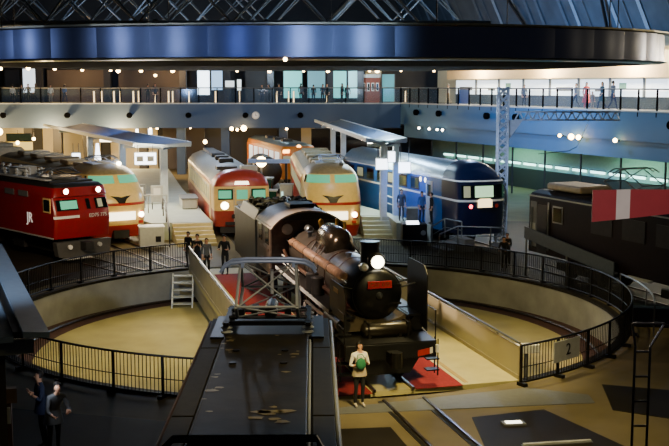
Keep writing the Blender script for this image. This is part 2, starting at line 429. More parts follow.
def pantograph(t, y, z, folded=True, mat=None, w=.85):
    mat = mat or M['grey']; p = MB().box((0, y, z+.12), (1.5, 1.6, .05))
    for sx in (-.6, .6):
        for sy in (-.6, .6): p.lathe([(.09, -.1), (.06, -.05), (.09, 0), (.06, .05), (.09, .1)], (sx, y+sy, z+.05), n=10)
    base = p.build('pantograph', mat, t)
    a = MB(); h = .28 if folded else 1.0
    for sx in (-.5, .5):
        for sy in (-1, 1):
            a.cyl((sx, y+sy*.25, z+.2), (sx, y+sy*1.15, z+.2+h*.45), .03, 6); a.cyl((sx, y+sy*1.15, z+.2+h*.45), (sx*.9, y, z+.2+h), .025, 6)
    for sy in (-1, 1): a.cyl((-.5, y+sy*1.15, z+.2+h*.45), (.5, y+sy*1.15, z+.2+h*.45), .025, 6)
    a.build('arm', mat, base)
    c = MB()
    for sy in (-.16, .16): c.tube([(-w, y+sy, z+.05+h), (-w*.7, y+sy, z+.22+h), (w*.7, y+sy, z+.22+h), (w, y+sy, z+.05+h)], .025, 6)
    c.build('collector', M['steel'], base)

# ---- limited express (two of them)
def express(label, loc, rz, lit, L=20.0):
    t = thing('express_train', label, 'train', loc, rz, 'cream limited express trains')
    S = Shell([(.35, 1.30, .55, .5, 2.6), (.95, 1.42, .18, .75, 2.6), (1.45, 1.45, .04, .85, 2.5), (1.95, 1.46, .0, .9, 2.4), (2.0, 1.46, .0, .9, 2.4), (2.14, 1.46, .0, .9, 2.4), (2.6, 1.45, .18, 1.0, 2.3),
               (3.05, 1.40, .62, 1.05, 2.3), (3.5, 1.28, 1.0, 1.0, 2.3), (3.72, 1.1, 1.3, .95, 2.3), (3.92, .72, 1.7, .8, 2.2), (4.0, .3, 2.15, .5, 2.1)], 4.2)
    S.body([1, 0, 0, 0, 1, 0, 0, 0, 2, 2, 2]).build('nose', [M['gold'], M['redline'], M['roofcream']], t, smooth=True)
    b = MB(); prof = [(-1.46, .6), (-1.46, 2.0), (-1.46, 2.75), (-1.46, 3.1), (-1.25, 3.42), (-.75, 3.62), (0, 3.68), (.75, 3.62), (1.25, 3.42), (1.46, 3.1), (1.46, 2.75), (1.46, 2.0), (1.46, .6)]
    n = len(prof); bm_ = [1, 0, 1, 0, 2, 2, 2, 2, 0, 1, 0, 1, 0]
    b.add([(x, 4.0, z) for x, z in prof]+[(x, L, z) for x, z in prof], [])
    for i in range(n): b.f.append([i, (i+1) % n, n+(i+1) % n, n+i]); b.m.append(bm_[i])
    b.f += [list(range(n))[::-1], list(range(n, 2*n))]; b.m += [0, 0]
    b.build('body', [M['gold'], M['redline'], M['roofcream']], t, smooth=True)
    for sx, a, c in ((-1, -.74, -.04), (1, .04, .74)):
        S.patch(3.08, 3.46, a, c, .03).build('windscreen', M['g_wing'], t, smooth=True)
        S.patch(3.08, 3.44, sx*.8, sx*.93, .03).build('cab_side_window', M['glassg'], t)
        h = MB().lathe([(.16, 0), (.19, .05), (.19, .14)], (sx*1.08, .34, 1.5), 'Y', 16).build('headlamp', M['redline'], t, smooth=True)
        MB().lathe([(.05, 0), (.14, .05), (.13, .09)], (sx*1.08, .21, 1.5), 'Y', 14).build('lens', M['g_head'], h)
        MB().box((sx*1.06, .3, 1.12), (.22, .2, .13)).build('tail_lamp', M['redline'], t)
    S.patch(1.26, 1.68, -.27, .27, .05, 8).build('headmark', M['g_mark'], t)
    e = MB(); e.quad(*[S.at(z, x, .05) for x, z in ((-.2, 2.5), (-.06, 2.46), (0, 2.42), (.06, 2.46), (.2, 2.5), (.09, 2.33), (.045, 2.14), (-.045, 2.14), (-.09, 2.33))])
    e.build('winged_emblem', M['blackm'], t)
    S.patch(.6, 1.0, -.8, .35, .06).build('skirt_plate', M['redline'], t)
    box('coupler_cover', (0, .35, .55), (.8, .5, .4), M['under'], t)
    MB().sphere((.55, 1.9, 3.98), (.12, .2, .12)).build('roof_lamp', M['g_head'] if lit else M['steel'], t, smooth=True)
    for y in (4.6, 7.0, 10.2, 13.4, 16.4): MB().box((0, y, 3.78), (1.7, 1.5, .26)).build('roof_unit', M['roofcream'], t, bevel=.08)
    pantograph(t, 3.0, 3.85, mat=M['steelblue'])
    for sx in (-1, 1):
        for i in range(9): box('window', (sx*1.465, 5.2+1.6*i, 2.38), (.03, 1.25, .6), M['g_dim'], t)
    bogie(t, 3.4); bogie(t, 15.5); box('underfloor_box', (0, 9.5, .62), (2.5, 6, .5), M['under'], t)
    return t
express('gold cream express train nosing out behind the red locomotive', (-10.65, 53.6, 0), heading(-.504, .864), True)
express('gold cream express train standing behind the steam locomotive chimney', (-.05, 53.8, 0), heading(-.075, .997), False)
track(-10.65, 53.6, heading(-.504, .864), -8, 22, 'railway track under the left gold express train')
track(-.05, 53.8, heading(-.075, .997), -5, 22, 'railway track under the gold express train behind the steam locomotive')

# ---- red and cream express railcar
def railcar(loc, rz, L=20):
    t = thing('railcar_train', 'brick red and cream railcar train with three front windows and grey roof', 'train', loc, rz)
    S = Shell([(.6, 1.44, .12, .35, 3.5), (1.44, 1.475, .03, .4, 3.5), (1.45, 1.475, .03, .4, 3.5), (2.68, 1.475, .02, .42, 3.5), (2.72, 1.475, .02, .42, 3.5), (3.05, 1.38, .1, .5, 3.0), (3.3, 1.15, .25, .6, 2.6), (3.48, .7, .5, .6, 2.4), (3.54, .3, .8, .4, 2.2)], 1.6)
    S.body([1, 0, 0, 0, 1, 1, 1, 1]).build('cab_front', [M['cream'], M['brow']], t, smooth=True)
    b = MB(); prof = [(-1.475, .6), (-1.475, 1.44), (-1.475, 2.68), (-1.44, 2.85), (-1.15, 3.22), (-.6, 3.45), (0, 3.52), (.6, 3.45), (1.15, 3.22), (1.44, 2.85), (1.475, 2.68), (1.475, 1.44), (1.475, .6)]
    n = len(prof); bm_ = [1, 0, 1, 2, 2, 2, 2, 2, 2, 1, 0, 1, 2]
    b.add([(x, 1.5, z) for x, z in prof]+[(x, L, z) for x, z in prof], [])
    for i in range(n): b.f.append([i, (i+1) % n, n+(i+1) % n, n+i]); b.m.append(bm_[i])
    b.f += [list(range(n))[::-1], list(range(n, 2*n))]; b.m += [0, 0]
    b.build('body', [M['cream'], M['brow'], M['roofgrey']], t, smooth=True)
    for a, c in ((-.52, -.085), (.085, .52)):
        w = S.patch(2.03, 2.6, a, c, .03).build('front_window', M['glassg'], t)
        S.patch(2.1, 2.52, a+.03, c-.03, .05).build('lit_pane', M['g_wing'], w)
    dr = S.patch(1.0, 2.62, -.06, .06, .03, 2, 2).build('gangway_door', M['cream'], t)
    S.patch(2.05, 2.55, -.035, .035, .05, 2, 2).build('door_window', M['g_wing'], dr)
    for sx in (-.07, .07): S.patch(.7, 2.65, sx-.006, sx+.006, .05, 1, 4).build('door_edge', M['lgrey'], t)
    S.patch(2.82, 3.0, -.07, .06, .1, 3, 2).build('destination_sign', M['g_mark'], t)
    box('number_plate', (0, -.06, 1.88), (.62, .05, .18), M['lgrey'], t)
    for sx in (-1, 1):
        h = MB().lathe([(.22, 0), (.24, .06), (.24, .13)], (sx*.92, .13, 1.72), 'Y', 18).build('headlamp', M['cream'], t, smooth=True)
        MB().lathe([(.2, 0), (.19, .04), (.1, .07)], (sx*.92, .0, 1.72), 'Y', 16).build('lens', M['g_head'], h)
    MB().lathe([(.12, 0), (.12, .06)], (-.45, .03, 1.15), 'Y', 12).build('jumper_socket', M['under'], t)
    box('step_plate', (-.5, .02, .78), (.8, .08, .16), M['under'], t); box('coupler', (0, -.15, .62), (.35, .6, .3), M['under'], t)
    box('apron', (0, .25, .42), (2.3, .1, .34), M['under'], t)
    for i, y in enumerate((7.2, 9.6, 12.2)): MB().box((-.1, y, 3.6), (.85, .7, .3)).build('roof_vent', M['under'], t, bevel=.1)
    box('roof_grille', (-.55, 2.7, 3.52), (1.1, .9, .18), M['under'], t); MB().box((.55, 1.7, 3.55), (.9, .7, .3)).build('headmark_vent', M['lgrey'], t, bevel=.06)
    for i in range(6): box('rear_vent', (-.1, 14+1.0*i, 3.56), (.7, .4, .22), M['grey'], t)
    for sx in (-1, 1):
        for i in range(10):
            w = box('window', (sx*1.48, 3.4+1.55*i, 2.12), (.03, 1.12, .84), M['lgrey'], t); box('pane', (sx*1.495, 3.4+1.55*i, 2.12), (.02, .96, .68), M['g_win'], w)
        box('door', (sx*1.48, 2.35, 1.75), (.03, .8, 1.9), M['cream'], t)
    bogie(t, 3.2); bogie(t, 16.5); box('underfloor_box', (0, 9.8, .6), (2.5, 7, .5), M['under'], t)
railcar((-4.85, 56.3, 0), heading(-.2, .98))
track(-4.85, 56.3, heading(-.2, .98), -8, 20, 'railway track under the red and cream railcar')

# ---- red electric locomotive
def red_loco(loc, rz, L=14.5):
    t = thing('electric_locomotive', 'deep red electric locomotive with two lit roof headlamps beside the pit', 'locomotive', loc, rz)
    S = Shell([(1.1, 1.42, .1, .22, 5), (1.9, 1.42, .0, .2, 5), (2.35, 1.42, .06, .2, 5), (2.95, 1.4, .3, .22, 5), (3.0, 1.4, .16, .25, 5), (3.4, 1.3, .22, .3, 4), (3.55, 1.15, .4, .3, 4)], L)
    S.body([0, 0, 0, 0, 0, 1]).build('body', [M['red'], M['under']], t, smooth=True)
    for sx, a, c in ((-1, -.5, -.004), (1, .1, .6)):
        w = S.patch(2.38, 2.85, a, c, .03, 12).build('cab_window', M['glassd'], t)
        S.patch(2.44, 2.8, a+(.2 if sx < 0 else .05), c-(.002 if sx < 0 else .3), .045, 10).build('lit_pane', M['g_wing'] if sx < 0 else M['g_dim'], w)
    S.patch(2.38, 2.85, .006, .03, .03).build('centre_window', M['glassd'], t)
    for sx in (-1, 1):
        w = box('side_window', (sx*1.425, .72, 2.6), (.03, .66, .66), M['cream'], t); box('pane', (sx*1.44, .72, 2.6), (.02, .55, .52), M['glassd'], w)
        h = MB().lathe([(.15, 0), (.17, .1), (.15, .3)], (sx*.82, .34, 3.24), 'Y', 18).build('headlamp', M['red'], t, smooth=True)
        MB().lathe([(.12, 0), (.11, .03), (.06, .05)], (sx*.82, .03, 3.24), 'Y', 16).build('lens', glow('ED headlamp', '#fff0c8', 11), h)
    st = S.patch(2.02, 2.14, -.9, -.004, .03, 12).build('white_stripe', M['white'], t)
    text('number_lettering', 'ED75 775', .23, M['white'], t, (.74, -.03, 2.08), (PI/2, 0, 0))
    text('side_lettering', 'JR', .66, glow('lettering white glow', '#e8e4dc', .25), t, (-1.44, 2.4, 1.9), (PI/2, 0, -PI/2))  # faint glow put into the side lettering to whiten it
    for y in (3.0, 4.4, 8.2, 9.6): box('side_grille', (-1.43, y, 3.0), (.03, .95, .26), M['grey'], t)
    box('rain_strip', (-1.43, L/2, 1.13), (.03, L-.4, .06), M['lgrey'], t)
    f = MB().prism([(-1.4, .95), (1.4, .95), (1.3, .3), (.5, .18), (-.5, .18), (-1.3, .3)], -.02, .35).build('pilot', paint('pilot grey', '#3c3b38', .6), t)
    for sx in (-.75, .75): MB().lathe([(.1, 0), (.1, .12)], (sx, -.02, .72), 'Y', 12).build('air_hose', M['white'] if sx < 0 else M['lgrey'], f)
    box('coupler', (0, -.25, .75), (.4, .55, .36), M['under'], t)
    box('front_step', (-.5, -.25, .22), (1.4, .25, .05), M['lgrey'], t)
    for y in (2.6, 10.6): bogie(t, y)
    for y in (4.2, 7.0, 8.3): box('underfloor_box', (0, y, .7), (2.3, 1.1, .7), M['under'], t)
    box('roof_deck', (0, L/2+.4, 3.6), (2.2, L-1.2, .08), M['under'], t)
    pantograph(t, 2.2, 3.64, mat=M['steel']); pantograph(t, 11.4, 3.64)
    for y in (4.2, 5.2, 6.4, 7.4, 8.6, 9.4):
        for sx in (-.65, 0, .65): MB().lathe([(.09, 0), (.06, .08), (.1, .12), (.06, .2), (.1, .26), (.05, .36)], (sx, y, 3.64), n=10).build('insulator', M['lgrey'], t)
    MB().tube([(-.65, 4.2, 4.02), (-.65, 9.4, 4.02)], .03).tube([(.65, 4.2, 4.02), (.65, 9.4, 4.02)], .03).build('roof_busbar', M['steel'], t)
    MB().box((0, 5.8, 3.84), (1.1, .8, .4)).build('breaker_box', M['lgrey'], t, bevel=.04)
    box('catwalk', (-1.0, L/2, 3.68), (.35, L-2.6, .05), M['lgrey'], t)
red_loco((-11.45, 48.75, 0), heading(-.675, .738))
track(-11.45, 48.75, heading(-.675, .738), -4.4, 14, 'railway track under the red electric locomotive')

# ---- blue sleeping coach
def blue_coach(loc, rz, L=16.5):
    t = thing('sleeping_coach', 'blue sleeping coach with rounded navy end and pale roof beside the right platform', 'train', loc, rz)
    S = Shell([(.7, 1.4, .12, .5, 2.8), (2.3, 1.45, .0, .6, 2.7), (2.32, 1.45, .0, .6, 2.7), (2.42, 1.45, .0, .6, 2.7), (3.25, 1.45, .06, .65, 2.7), (3.3, 1.45, .05, .65, 2.7), (3.37, 1.42, .08, .7, 2.5), (3.75, 1.22, .35, .85, 2.3), (4.08, .85, .75, .8, 2.2), (4.25, .3, 1.2, .5, 2.1)], 2.2)
    S.body([0, 0, 1, 0, 0, 1, 0, 0, 0]).build('rounded_end', [M['navy'], M['white']], t, smooth=True)
    b = MB(); prof = [(-1.45, .7), (-1.45, 2.32), (-1.45, 2.42), (-1.45, 3.3), (-1.43, 3.37), (-1.22, 3.72), (-.75, 4.03), (0, 4.16), (.75, 4.03), (1.22, 3.72), (1.43, 3.37), (1.45, 3.3), (1.45, 2.42), (1.45, 2.32), (1.45, .7)]
    n = len(prof); bm_ = [0, 1, 0, 1, 2, 2, 2, 2, 2, 2, 1, 0, 1, 0, 0]
    b.add([(x, 2.1, z) for x, z in prof]+[(x, L, z) for x, z in prof], [])
    for i in range(n): b.f.append([i, (i+1) % n, n+(i+1) % n, n+i]); b.m.append(bm_[i])
    b.f += [list(range(n))[::-1], list(range(n, 2*n))]; b.m += [0, 0]
    b.build('body', [M['blue'], M['white'], M['roofblue']], t, smooth=True)
    w = S.patch(2.5, 3.15, -.62, .62, .03, 10).build('end_window', M['glassd'], t); S.patch(2.55, 3.1, -.18, .16, .05).build('lit_pane', glow('coach end pane', '#9fc79a', .7), w)
    S.patch(2.55, 3.1, -.52, -.3, .05).build('lit_pane', M['g_dim'], w)
    MB().prism([(-.42, 2.05), (.42, 2.05), (.42, 2.4), (.3, 2.48), (-.3, 2.48), (-.42, 2.4)], -.1, -.05).build('tail_sign', glow('tail sign', '#ffdfa0', 1.2), t)
    for sx in (-1, 1): MB().lathe([(.1, 0), (.1, .1)], (sx*.78, .14, 2.1), 'Y', 12).build('tail_lamp', M['g_red'] if sx < 0 else M['redline'], t)
    for i in range(7):
        w = box('window', (-1.455, 5.4+1.6*i, 2.85), (.03, 1.1, .66), M['navy'], t); box('pane', (-1.47, 5.4+1.6*i, 2.85), (.02, .92, .5), M['g_dim'] if i in (2, 5) else M['glassd'], w)
    d = box('door', (-1.455, 3.6, 1.95), (.03, .8, 2.3), M['lgrey'], t); box('pane', (-1.47, 3.6, 2.6), (.02, .4, .6), M['glassd'], d)
    for y in (4.1, 4.7): MB().lathe([(.13, 0), (.13, .03)], (-1.46, y, 3.1), 'X', 12).build('side_lamp', M['g_mark'], t)
    bogie(t, 3.4); bogie(t, 13.2); box('underfloor_box', (0, 8.3, .6), (2.4, 5.5, .5), M['under'], t)
    return t
blue_coach((7.35, 52.5, 0), heading(-.34, .94)).scale.x = .9
track(7.5, 52.5, heading(-.34, .94), -2, 20, 'railway track under the blue sleeping coach')

# ---- dark brown electric locomotive on the right
def brown_loco(loc, rz, L=19):
    """origin at the far left end; runs toward -y"""
    t = thing('brown_locomotive', 'very dark brown electric locomotive running out of the right edge', 'locomotive', loc, rz)
    b = MB(); prof = [(-1.4, 1.0), (-1.4, 3.3), (-1.3, 3.5), (-.9, 3.62), (.9, 3.62), (1.3, 3.5), (1.4, 3.3), (1.4, 1.0)]
    b.prism(prof, -L, 0); b.build('body', M['brown'], t, bevel=.03)
    box('roof_edge', (-1.38, -L/2, 3.38), (.08, L, .05), M['lgrey'], t)
    for i, y in enumerate((-1.0,)):
        box('cab_door', (-1.41, y, 2.05), (.03, .7, 2.0), M['blackm'], t); box('cab_lit_panel', (-1.415, y+.62, 2.2), (.03, .45, 1.9), M['grey'], t); box('cab_lit_panel', (-1.415, y-.45, 2.2), (.03, .1, 2.0), M['steel'], t)  # paler panels put the light on the cab end into colour
        w = box('cab_window', (-1.41, y-1.1, 2.75), (.03, .7, .7), M['steel'], t); box('pane', (-1.43, y-1.1, 2.75), (.02, .58, .58), M['glassd'], w)
        box('number_plate', (-1.42, -.35, 2.1), (.03, .36, .3), M['lgrey'], t)
    for y in (-.3, -1.5): cyl('handrail', (-1.46, y, 1.2), (-1.46, y, 2.9), .025, M['steel'], t, 6)
    for i in range(6): box('side_grille', (-1.41, -5-1.9*i, 2.7), (.03, 1.3, .8), M['blackm'], t)
    for y in (-3, -9.5, -16): bogie(t, y)
    for y in (-5.4, -7.4): box('footstep', (-1.5, y, 1.0), (.2, 1.3, .07), M['lgrey'], t)  # pale grey puts the highlights on the steps into the colour
    MB().box((-.2, -1.8, 3.8), (1.5, 2.4, .3)).build('roof_hatch', M['roofcream'], t, bevel=.08)
    pantograph(t, -5.0, 3.6, False, M['grey'], 1.1); pantograph(t, -15.0, 3.6, True, M['blackm'])
    for y in (-6.8, -7.8, -8.8, -9.8, -10.8):
        for sx in (-.7, 0, .7): MB().lathe([(.09, 0), (.06, .08), (.1, .12), (.06, .2), (.1, .26), (.05, .36)], (sx, y, 3.6), n=10).build('insulator', M['lgrey'], t)
        box('roof_box', (.3, y+.4, 3.75), (1.2, .45, .28), M['grey'], t)
brown_loco((9.55, 45.95, 0), heading(-.39, .92))
track(9.55, 45.95, heading(-.39, .92), -19, 1.5, 'railway track under the dark brown locomotive')

# ---- orange and white train far behind
t = thing('commuter_train', 'far train with orange lit face and white lit side under the mezzanine', 'train', (-2.75, 84, 0), heading(-.27, .963))
S = Shell([(.7, 1.4, .05, .3, 4), (2.0, 1.4, .0, .3, 4), (2.9, 1.4, .02, .3, 4), (3.25, 1.25, .12, .4, 3), (3.5, .7, .35, .5, 2.5)], 14)
S.body([0, 0, 1, 2]).build('body', [paint('orange train', '#c8701e', .4), paint('orange train top', '#c87828', .4), M['roofblue']], t, smooth=True)
for a, c in ((-.62, -.2), (.2, .62)): S.patch(2.75, 3.0, a, c, .03).build('lit_window', M['g_orange'], t)
S.patch(1.95, 2.5, -.6, .6, .03).build('cab_window', M['g_dim'], t)
for i in range(6): box('window', (-1.42, 1.6+2.1*i, 2.1), (.03, 1.5, 1.3), glow('white lit window', '#cfd4d8', .6), t)
MB().lathe([(.17, 0), (.17, .1)], (0, .2, 3.2), 'Y', 12).build('headlamp', M['g_orange'], t)
for y in (3, 6, 9): box('roof_vent', (-.3, y, 3.5), (.8, .8, .4), M['under'], t)
bogie(t, 2.6); bogie(t, 11)

# ---- small far steam locomotive
t = thing('tank_locomotive', 'black small steam locomotive in the gloom below the middle of the mezzanine', 'locomotive', (.2, 90, 0), R(60))
MB().lathe([(.2, 0), (.75, .1), (.75, 4.0)], (0, 0, 3.1), 'Y', 18).build('boiler', M['blackm'], t, smooth=True)
MB().lathe([(.22, 0), (.2, .5), (.3, .6)], (0, -3.4, 3.75), n=14).build('chimney', M['blackm'], t, smooth=True)
MB().lathe([(.35, 0), (.34, .4), (.15, .55)], (0, -1.8, 3.75), n=14).build('dome', M['blackm'], t, smooth=True)
box('cab', (0, .9, 3.4), (2.4, 1.8, 2.0), M['blackm'], t, bevel=.05); box('frame', (0, -1.4, 1.95), (2.2, 6, .4), M['blackm'], t)
w = MB()
for y in (-3, -1.5, 0):
    for sx in (-.6, .6): w.cyl((sx-.06, y, 1.0), (sx+.06, y, 1.0), .8, 20)
w.build('wheelset', M['blackm'], t); box('plinth', (0, -1.2, .1), (2.4, 6.4, .2), M['grey'], t)
# ------------------------------------------------------------------ the steam locomotive on the bridge
t = thing('steam_locomotive', 'large black steam locomotive with lit headlamp and red number plate on the turntable', 'locomotive', (CX-.05, CY-.01, .08), BX)
ZB = 2.25      # boiler axis
b = MB(); b.lathe([(.68, -.2), (.70, -.15), (.70, 5.6), (.71, 5.65), (.71, 7.4)], (0, 0, ZB), 'Y', 32)
b.build('boiler', paint('boiler cladding', '#353029', .4, .3, var=.4, scale=3), t, smooth=True)
for y in (-2.4, -3.9, -5.4, -6.6): MB().lathe([(.722, 0), (.722, .06)], (0, y, ZB), 'Y', 32).build('boiler_band', M['copper'], t, smooth=True)
MB().lathe([(.73, 7.35), (.73, 8.6), (.70, 8.66)], (0, 0, ZB), 'Y', 36).build('smokebox', M['black'], t, smooth=True)
dr = MB().lathe([(.69, 8.64), (.67, 8.7), (.6, 8.76), (.38, 8.84), (.12, 8.88)], (0, 0, ZB), 'Y', 36).build('smokebox_door', M['black'], t, smooth=True)
for z in (-.25, .25): box('hinge_strap', (.2, -8.82, ZB+z), (.9, .03, .06), M['blackm'], dr)
MB().lathe([(.09, 0), (.09, .1), (.03, .16)], (0, -8.86, ZB), 'Y', 12).build('door_handle', M['steel'], dr)
pl = box('number_plate', (0, -8.93, ZB+.3), (.68, .04, .19), paint('plate red', '#b3262a', .4), t)
text('number_lettering', 'C57 135', .16, M['brass'], pl, (0, -8.956, ZB+.3), (PI/2, 0, 0))
MB().box((0, -8.8, ZB+.3), (.5, .25, .1)).build('plate_bracket', M['black'], t)
# chimney, dome, lamps
MB().lathe([(.34, 0), (.27, .12), (.25, .55), (.27, .62), (.27, .7), (.2, .7)], (0, -7.95, ZB+.66), n=24).build('chimney', M['black'], t, smooth=True)
dm = MB(); ns = 12
secs = [(-5.1, .0), (-5.05, .3), (-4.9, .45), (-4.65, .54), (-3.2, .54), (-2.95, .44), (-2.8, .25), (-2.76, 0)]
vs = []
for y, r in secs:
    rr = max(r, .02)
    for i in range(ns+1):
        a = PI*i/ns; vs.append((rr*.88*math.cos(a), y, ZB+.42+(.25+rr*1.15)*math.sin(a)**.7 if 0 < i < ns else ZB+.42))
fs = [(k*(ns+1)+i, k*(ns+1)+i+1, (k+1)*(ns+1)+i+1, (k+1)*(ns+1)+i) for k in range(len(secs)-1) for i in range(ns)]
dm.add(vs, fs).build('steam_dome', paint('dome metal', '#4b4132', .2, .85, var=.3, scale=2), t, smooth=True)
for y in (-3.4, -4.4): cyl('safety_valve', (.2, y, ZB+1.2), (.2, y, ZB+1.45), .05, M['brass'], t, 10)
lp = MB().lathe([(.12, 0), (.23, .1), (.25, .3), (.22, .36)], (.02, -8.3, 3.13), 'Y', 22).build('headlamp', M['blackm'], t, smooth=True)
MB().lathe([(.18, 0), (.17, .05), (.09, .1)], (.02, -8.66, 3.13), 'Y', 20).build('lens', glow('steam headlamp', '#fff4d0', 6), lp, smooth=True)
box('lamp_bracket', (.02, -8.35, 2.92), (.2, .25, .14), M['blackm'], t)
l2 = MB().lathe([(.08, 0), (.12, .05), (.12, .2)], (-.36, -8.5, 3.0), 'Y', 14).build('marker_lamp', M['steel'], t, smooth=True)
MB().lathe([(.1, 0), (.06, .03)], (-.36, -8.7, 3.0), 'Y', 12).build('lens', M['lgrey'], l2)
# handrails and pipes along the boiler
for sx in (-1, 1):
    hr = MB().tube([(sx*.8, -8.4, ZB+.3), (sx*.8, -.2, ZB+.35)], .022, 6)
    for y in (-8, -6.4, -4.8, -3.2, -1.6): hr.cyl((sx*.66, y, ZB+.28), (sx*.81, y, ZB+.3), .025, 6)
    hr.build('boiler_handrail', M['steel'], t)
    MB().tube([(sx*.86, -7.6, ZB-.25), (sx*.9, -1.0, ZB-.25), (sx*.9, -.3, ZB)], .06, 8).build('steam_pipe', M['copper'], t, smooth=True)
p = MB().lathe([(.12, 0), (.14, .1), (.14, 7.1), (.1, 7.2)], (-.70, -.7, ZB+.34), 'Y', 16).build('air_tank', paint('warm lit tank', '#b08a6e', .3, .6, var=.35, scale=5), t, smooth=True)  # coppery colour holds the warm light on the boiler's left flank
for i in range(4): MB().lathe([(.147, 0), (.147, .05)], (-.70, -1.4-1.6*i, ZB+.34), 'Y', 16).build('tank_strap', M['blackm'], p)
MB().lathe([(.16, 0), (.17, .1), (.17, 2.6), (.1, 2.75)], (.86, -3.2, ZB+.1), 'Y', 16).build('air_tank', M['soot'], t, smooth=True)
for i, y in enumerate((-5.9, -5.2)): MB().lathe([(.2, 0), (.2, .5), (.14, .55)], (-1.02, y, 1.76), n=14).build('air_pump', M['soot'], t, smooth=True)
for sx in (-1, 1):
    for y in (-3.3, -3.9, -4.5): MB().tube([(sx*.42, y, ZB+.75), (sx*.62, y-.1, ZB+.5), (sx*.78, y-.25, ZB), (sx*.85, y-.3, 1.75)], .025, 6).build('sand_pipe', M['soot'], t, smooth=True)
    for z in (1.85, 1.98, 2.11): cyl('injector_pipe', (sx*(1.0-.02), -.4, z), (sx*1.0, -3.2, z-.1), .02, M['lgrey'], t, 6)
MB().lathe([(.1, 0), (.14, .05), (.14, .4), (.1, .45)], (-.15, -.7, ZB+.78), 'Y', 14).build('turbine_generator', M['steel'], t, smooth=True)
MB().lathe([(.05, 0), (.05, .25), (.09, .28), (.09, .4), (.03, .46)], (.25, -1.0, ZB+.68), n=12).build('whistle', M['brass'], t, smooth=True)
for x, y in ((-.3, -1.7), (.3, -1.9), (-.2, -6.4)): MB().lathe([(.07, 0), (.07, .12), (.1, .14), (.1, .2)], (x, y, ZB+.62), n=10).build('boiler_valve', M['steel'], t, smooth=True)
# running boards, deflectors
for sx in (-1, 1):
    box('running_board', (sx*.98, -4.3, 1.72), (.5, 7.6, .05), M['black'], t); box('board_edge', (sx*1.235, -4.3, 1.70), (.03, 7.6, .1), M['lgrey'] if sx < 0 else M['grey'], t)  # left edge paler, its line of light put into the colour
    d = MB().prism([(-9.6, 1.35), (-7.9, 1.7), (-7.9, 2.95-(.45 if sx < 0 else 0)), (-8.05, 3.12-(.5 if sx < 0 else 0)), (-9.35, 3.12-(.5 if sx < 0 else 0)), (-9.6, 2.9-(.5 if sx < 0 else 0))], sx*1.13-.012, sx*1.13+.012, 'X').build('smoke_deflector', M['black'], t)
    for y in (-8.6, -8.0): MB().cyl((sx*.68, y, 2.4), (sx*1.13, y, 2.5), .025, 6).build('deflector_stay', M['blackm'], d)
    b = MB().box((sx*.92, -8.6, 1.7), (.4, 1.0, .05)); b.build('front_board', M['black'], t)
pn = box('side_plate', (-1.148, -8.6, 2.4), (.01, .5, .12), M['brass'], t)
# front end
MB().prism([(-.8, 1.75), (-.95, 1.3), (.95, 1.3), (.8, 1.75), (.55, 1.62), (.2, 1.53), (-.2, 1.53), (-.55, 1.62)], -8.95, -7.6).build('smokebox_saddle', paint('saddle', '#4f4534', .5, .3), t)
MB().lathe([(.19, -.66), (.215, -.6), (.215, .6), (.19, .66)], (.1, -9.25, 1.38), 'X', 24).build('feedwater_heater', paint('heater', '#2b261f', .3, .6), t, smooth=True)
for sx in (-.45, .65): box('heater_strap', (sx, -9.25, 1.38), (.05, .46, .46), M['blackm'], t)
box('front_deck', (0, -9.3, 1.18), (2.5, 1.5, .06), M['black'], t)
MB().box((0, -10.0, .97), (2.5, .12, .42)).build('buffer_beam', M['black'], t, bevel=.01)
sg = MB().prism([(.72, .8), (1.05, .86), (1.05, 1.02), (.72, .96)], -10.09, -10.07).build('beam_marking', M['redline'], t)
MB().prism([(1.05, .86), (1.13, .88), (1.13, 1.04), (1.05, 1.02)], -10.095, -10.07).build('white_marking', M['white'], sg)
box('white_lamp', (1.24, -10.12, 1.0), (.07, .08, .2), M['white'], t)
cp = box('coupler', (0, -10.25, .86), (.3, .5, .3), M['blackm'], t); MB().lathe([(.16, -.2), (.16, .2)], (0, -10.5, .86), n=12).build('knuckle', M['blackm'], cp)
MB().prism([(-.85, .7), (.85, .7), (.6, .3), (-.6, .3)], -9.8, -9.7).build('pilot', M['black'], t)
for sx in (-1, 1):
    hr = MB().tube([(sx*1.25, -9.95, 1.2), (sx*1.25, -9.95, 2.0), (sx*1.25, -9.3, 2.0)], .018, 6).tube([(sx*1.25, -9.95, 1.6), (sx*1.25, -9.3, 1.6)], .014, 6)
    hr.build('front_handrail', M['blackm'], t)
    st = MB()
    for z in (.35, .65): st.box((sx*1.22, -9.75, z), (.35, .3, .03))
    for y in (-9.88, -9.62): st.box((sx*1.35, y, .7), (.03, .03, 1.0))
    st.build('front_step', M['blackm'], t)
    MB().lathe([(.36, 0), (.38, .05), (.38, 1.2), (.36, 1.25)], (sx*1.05, -7.7, .95), 'Y', 22).build('cylinder', M['black'], t, smooth=True)
    MB().lathe([(.2, 0), (.2, 1.5)], (sx*1.05, -7.55, 1.48), 'Y', 18).build('valve_chest', M['black'], t, smooth=True)
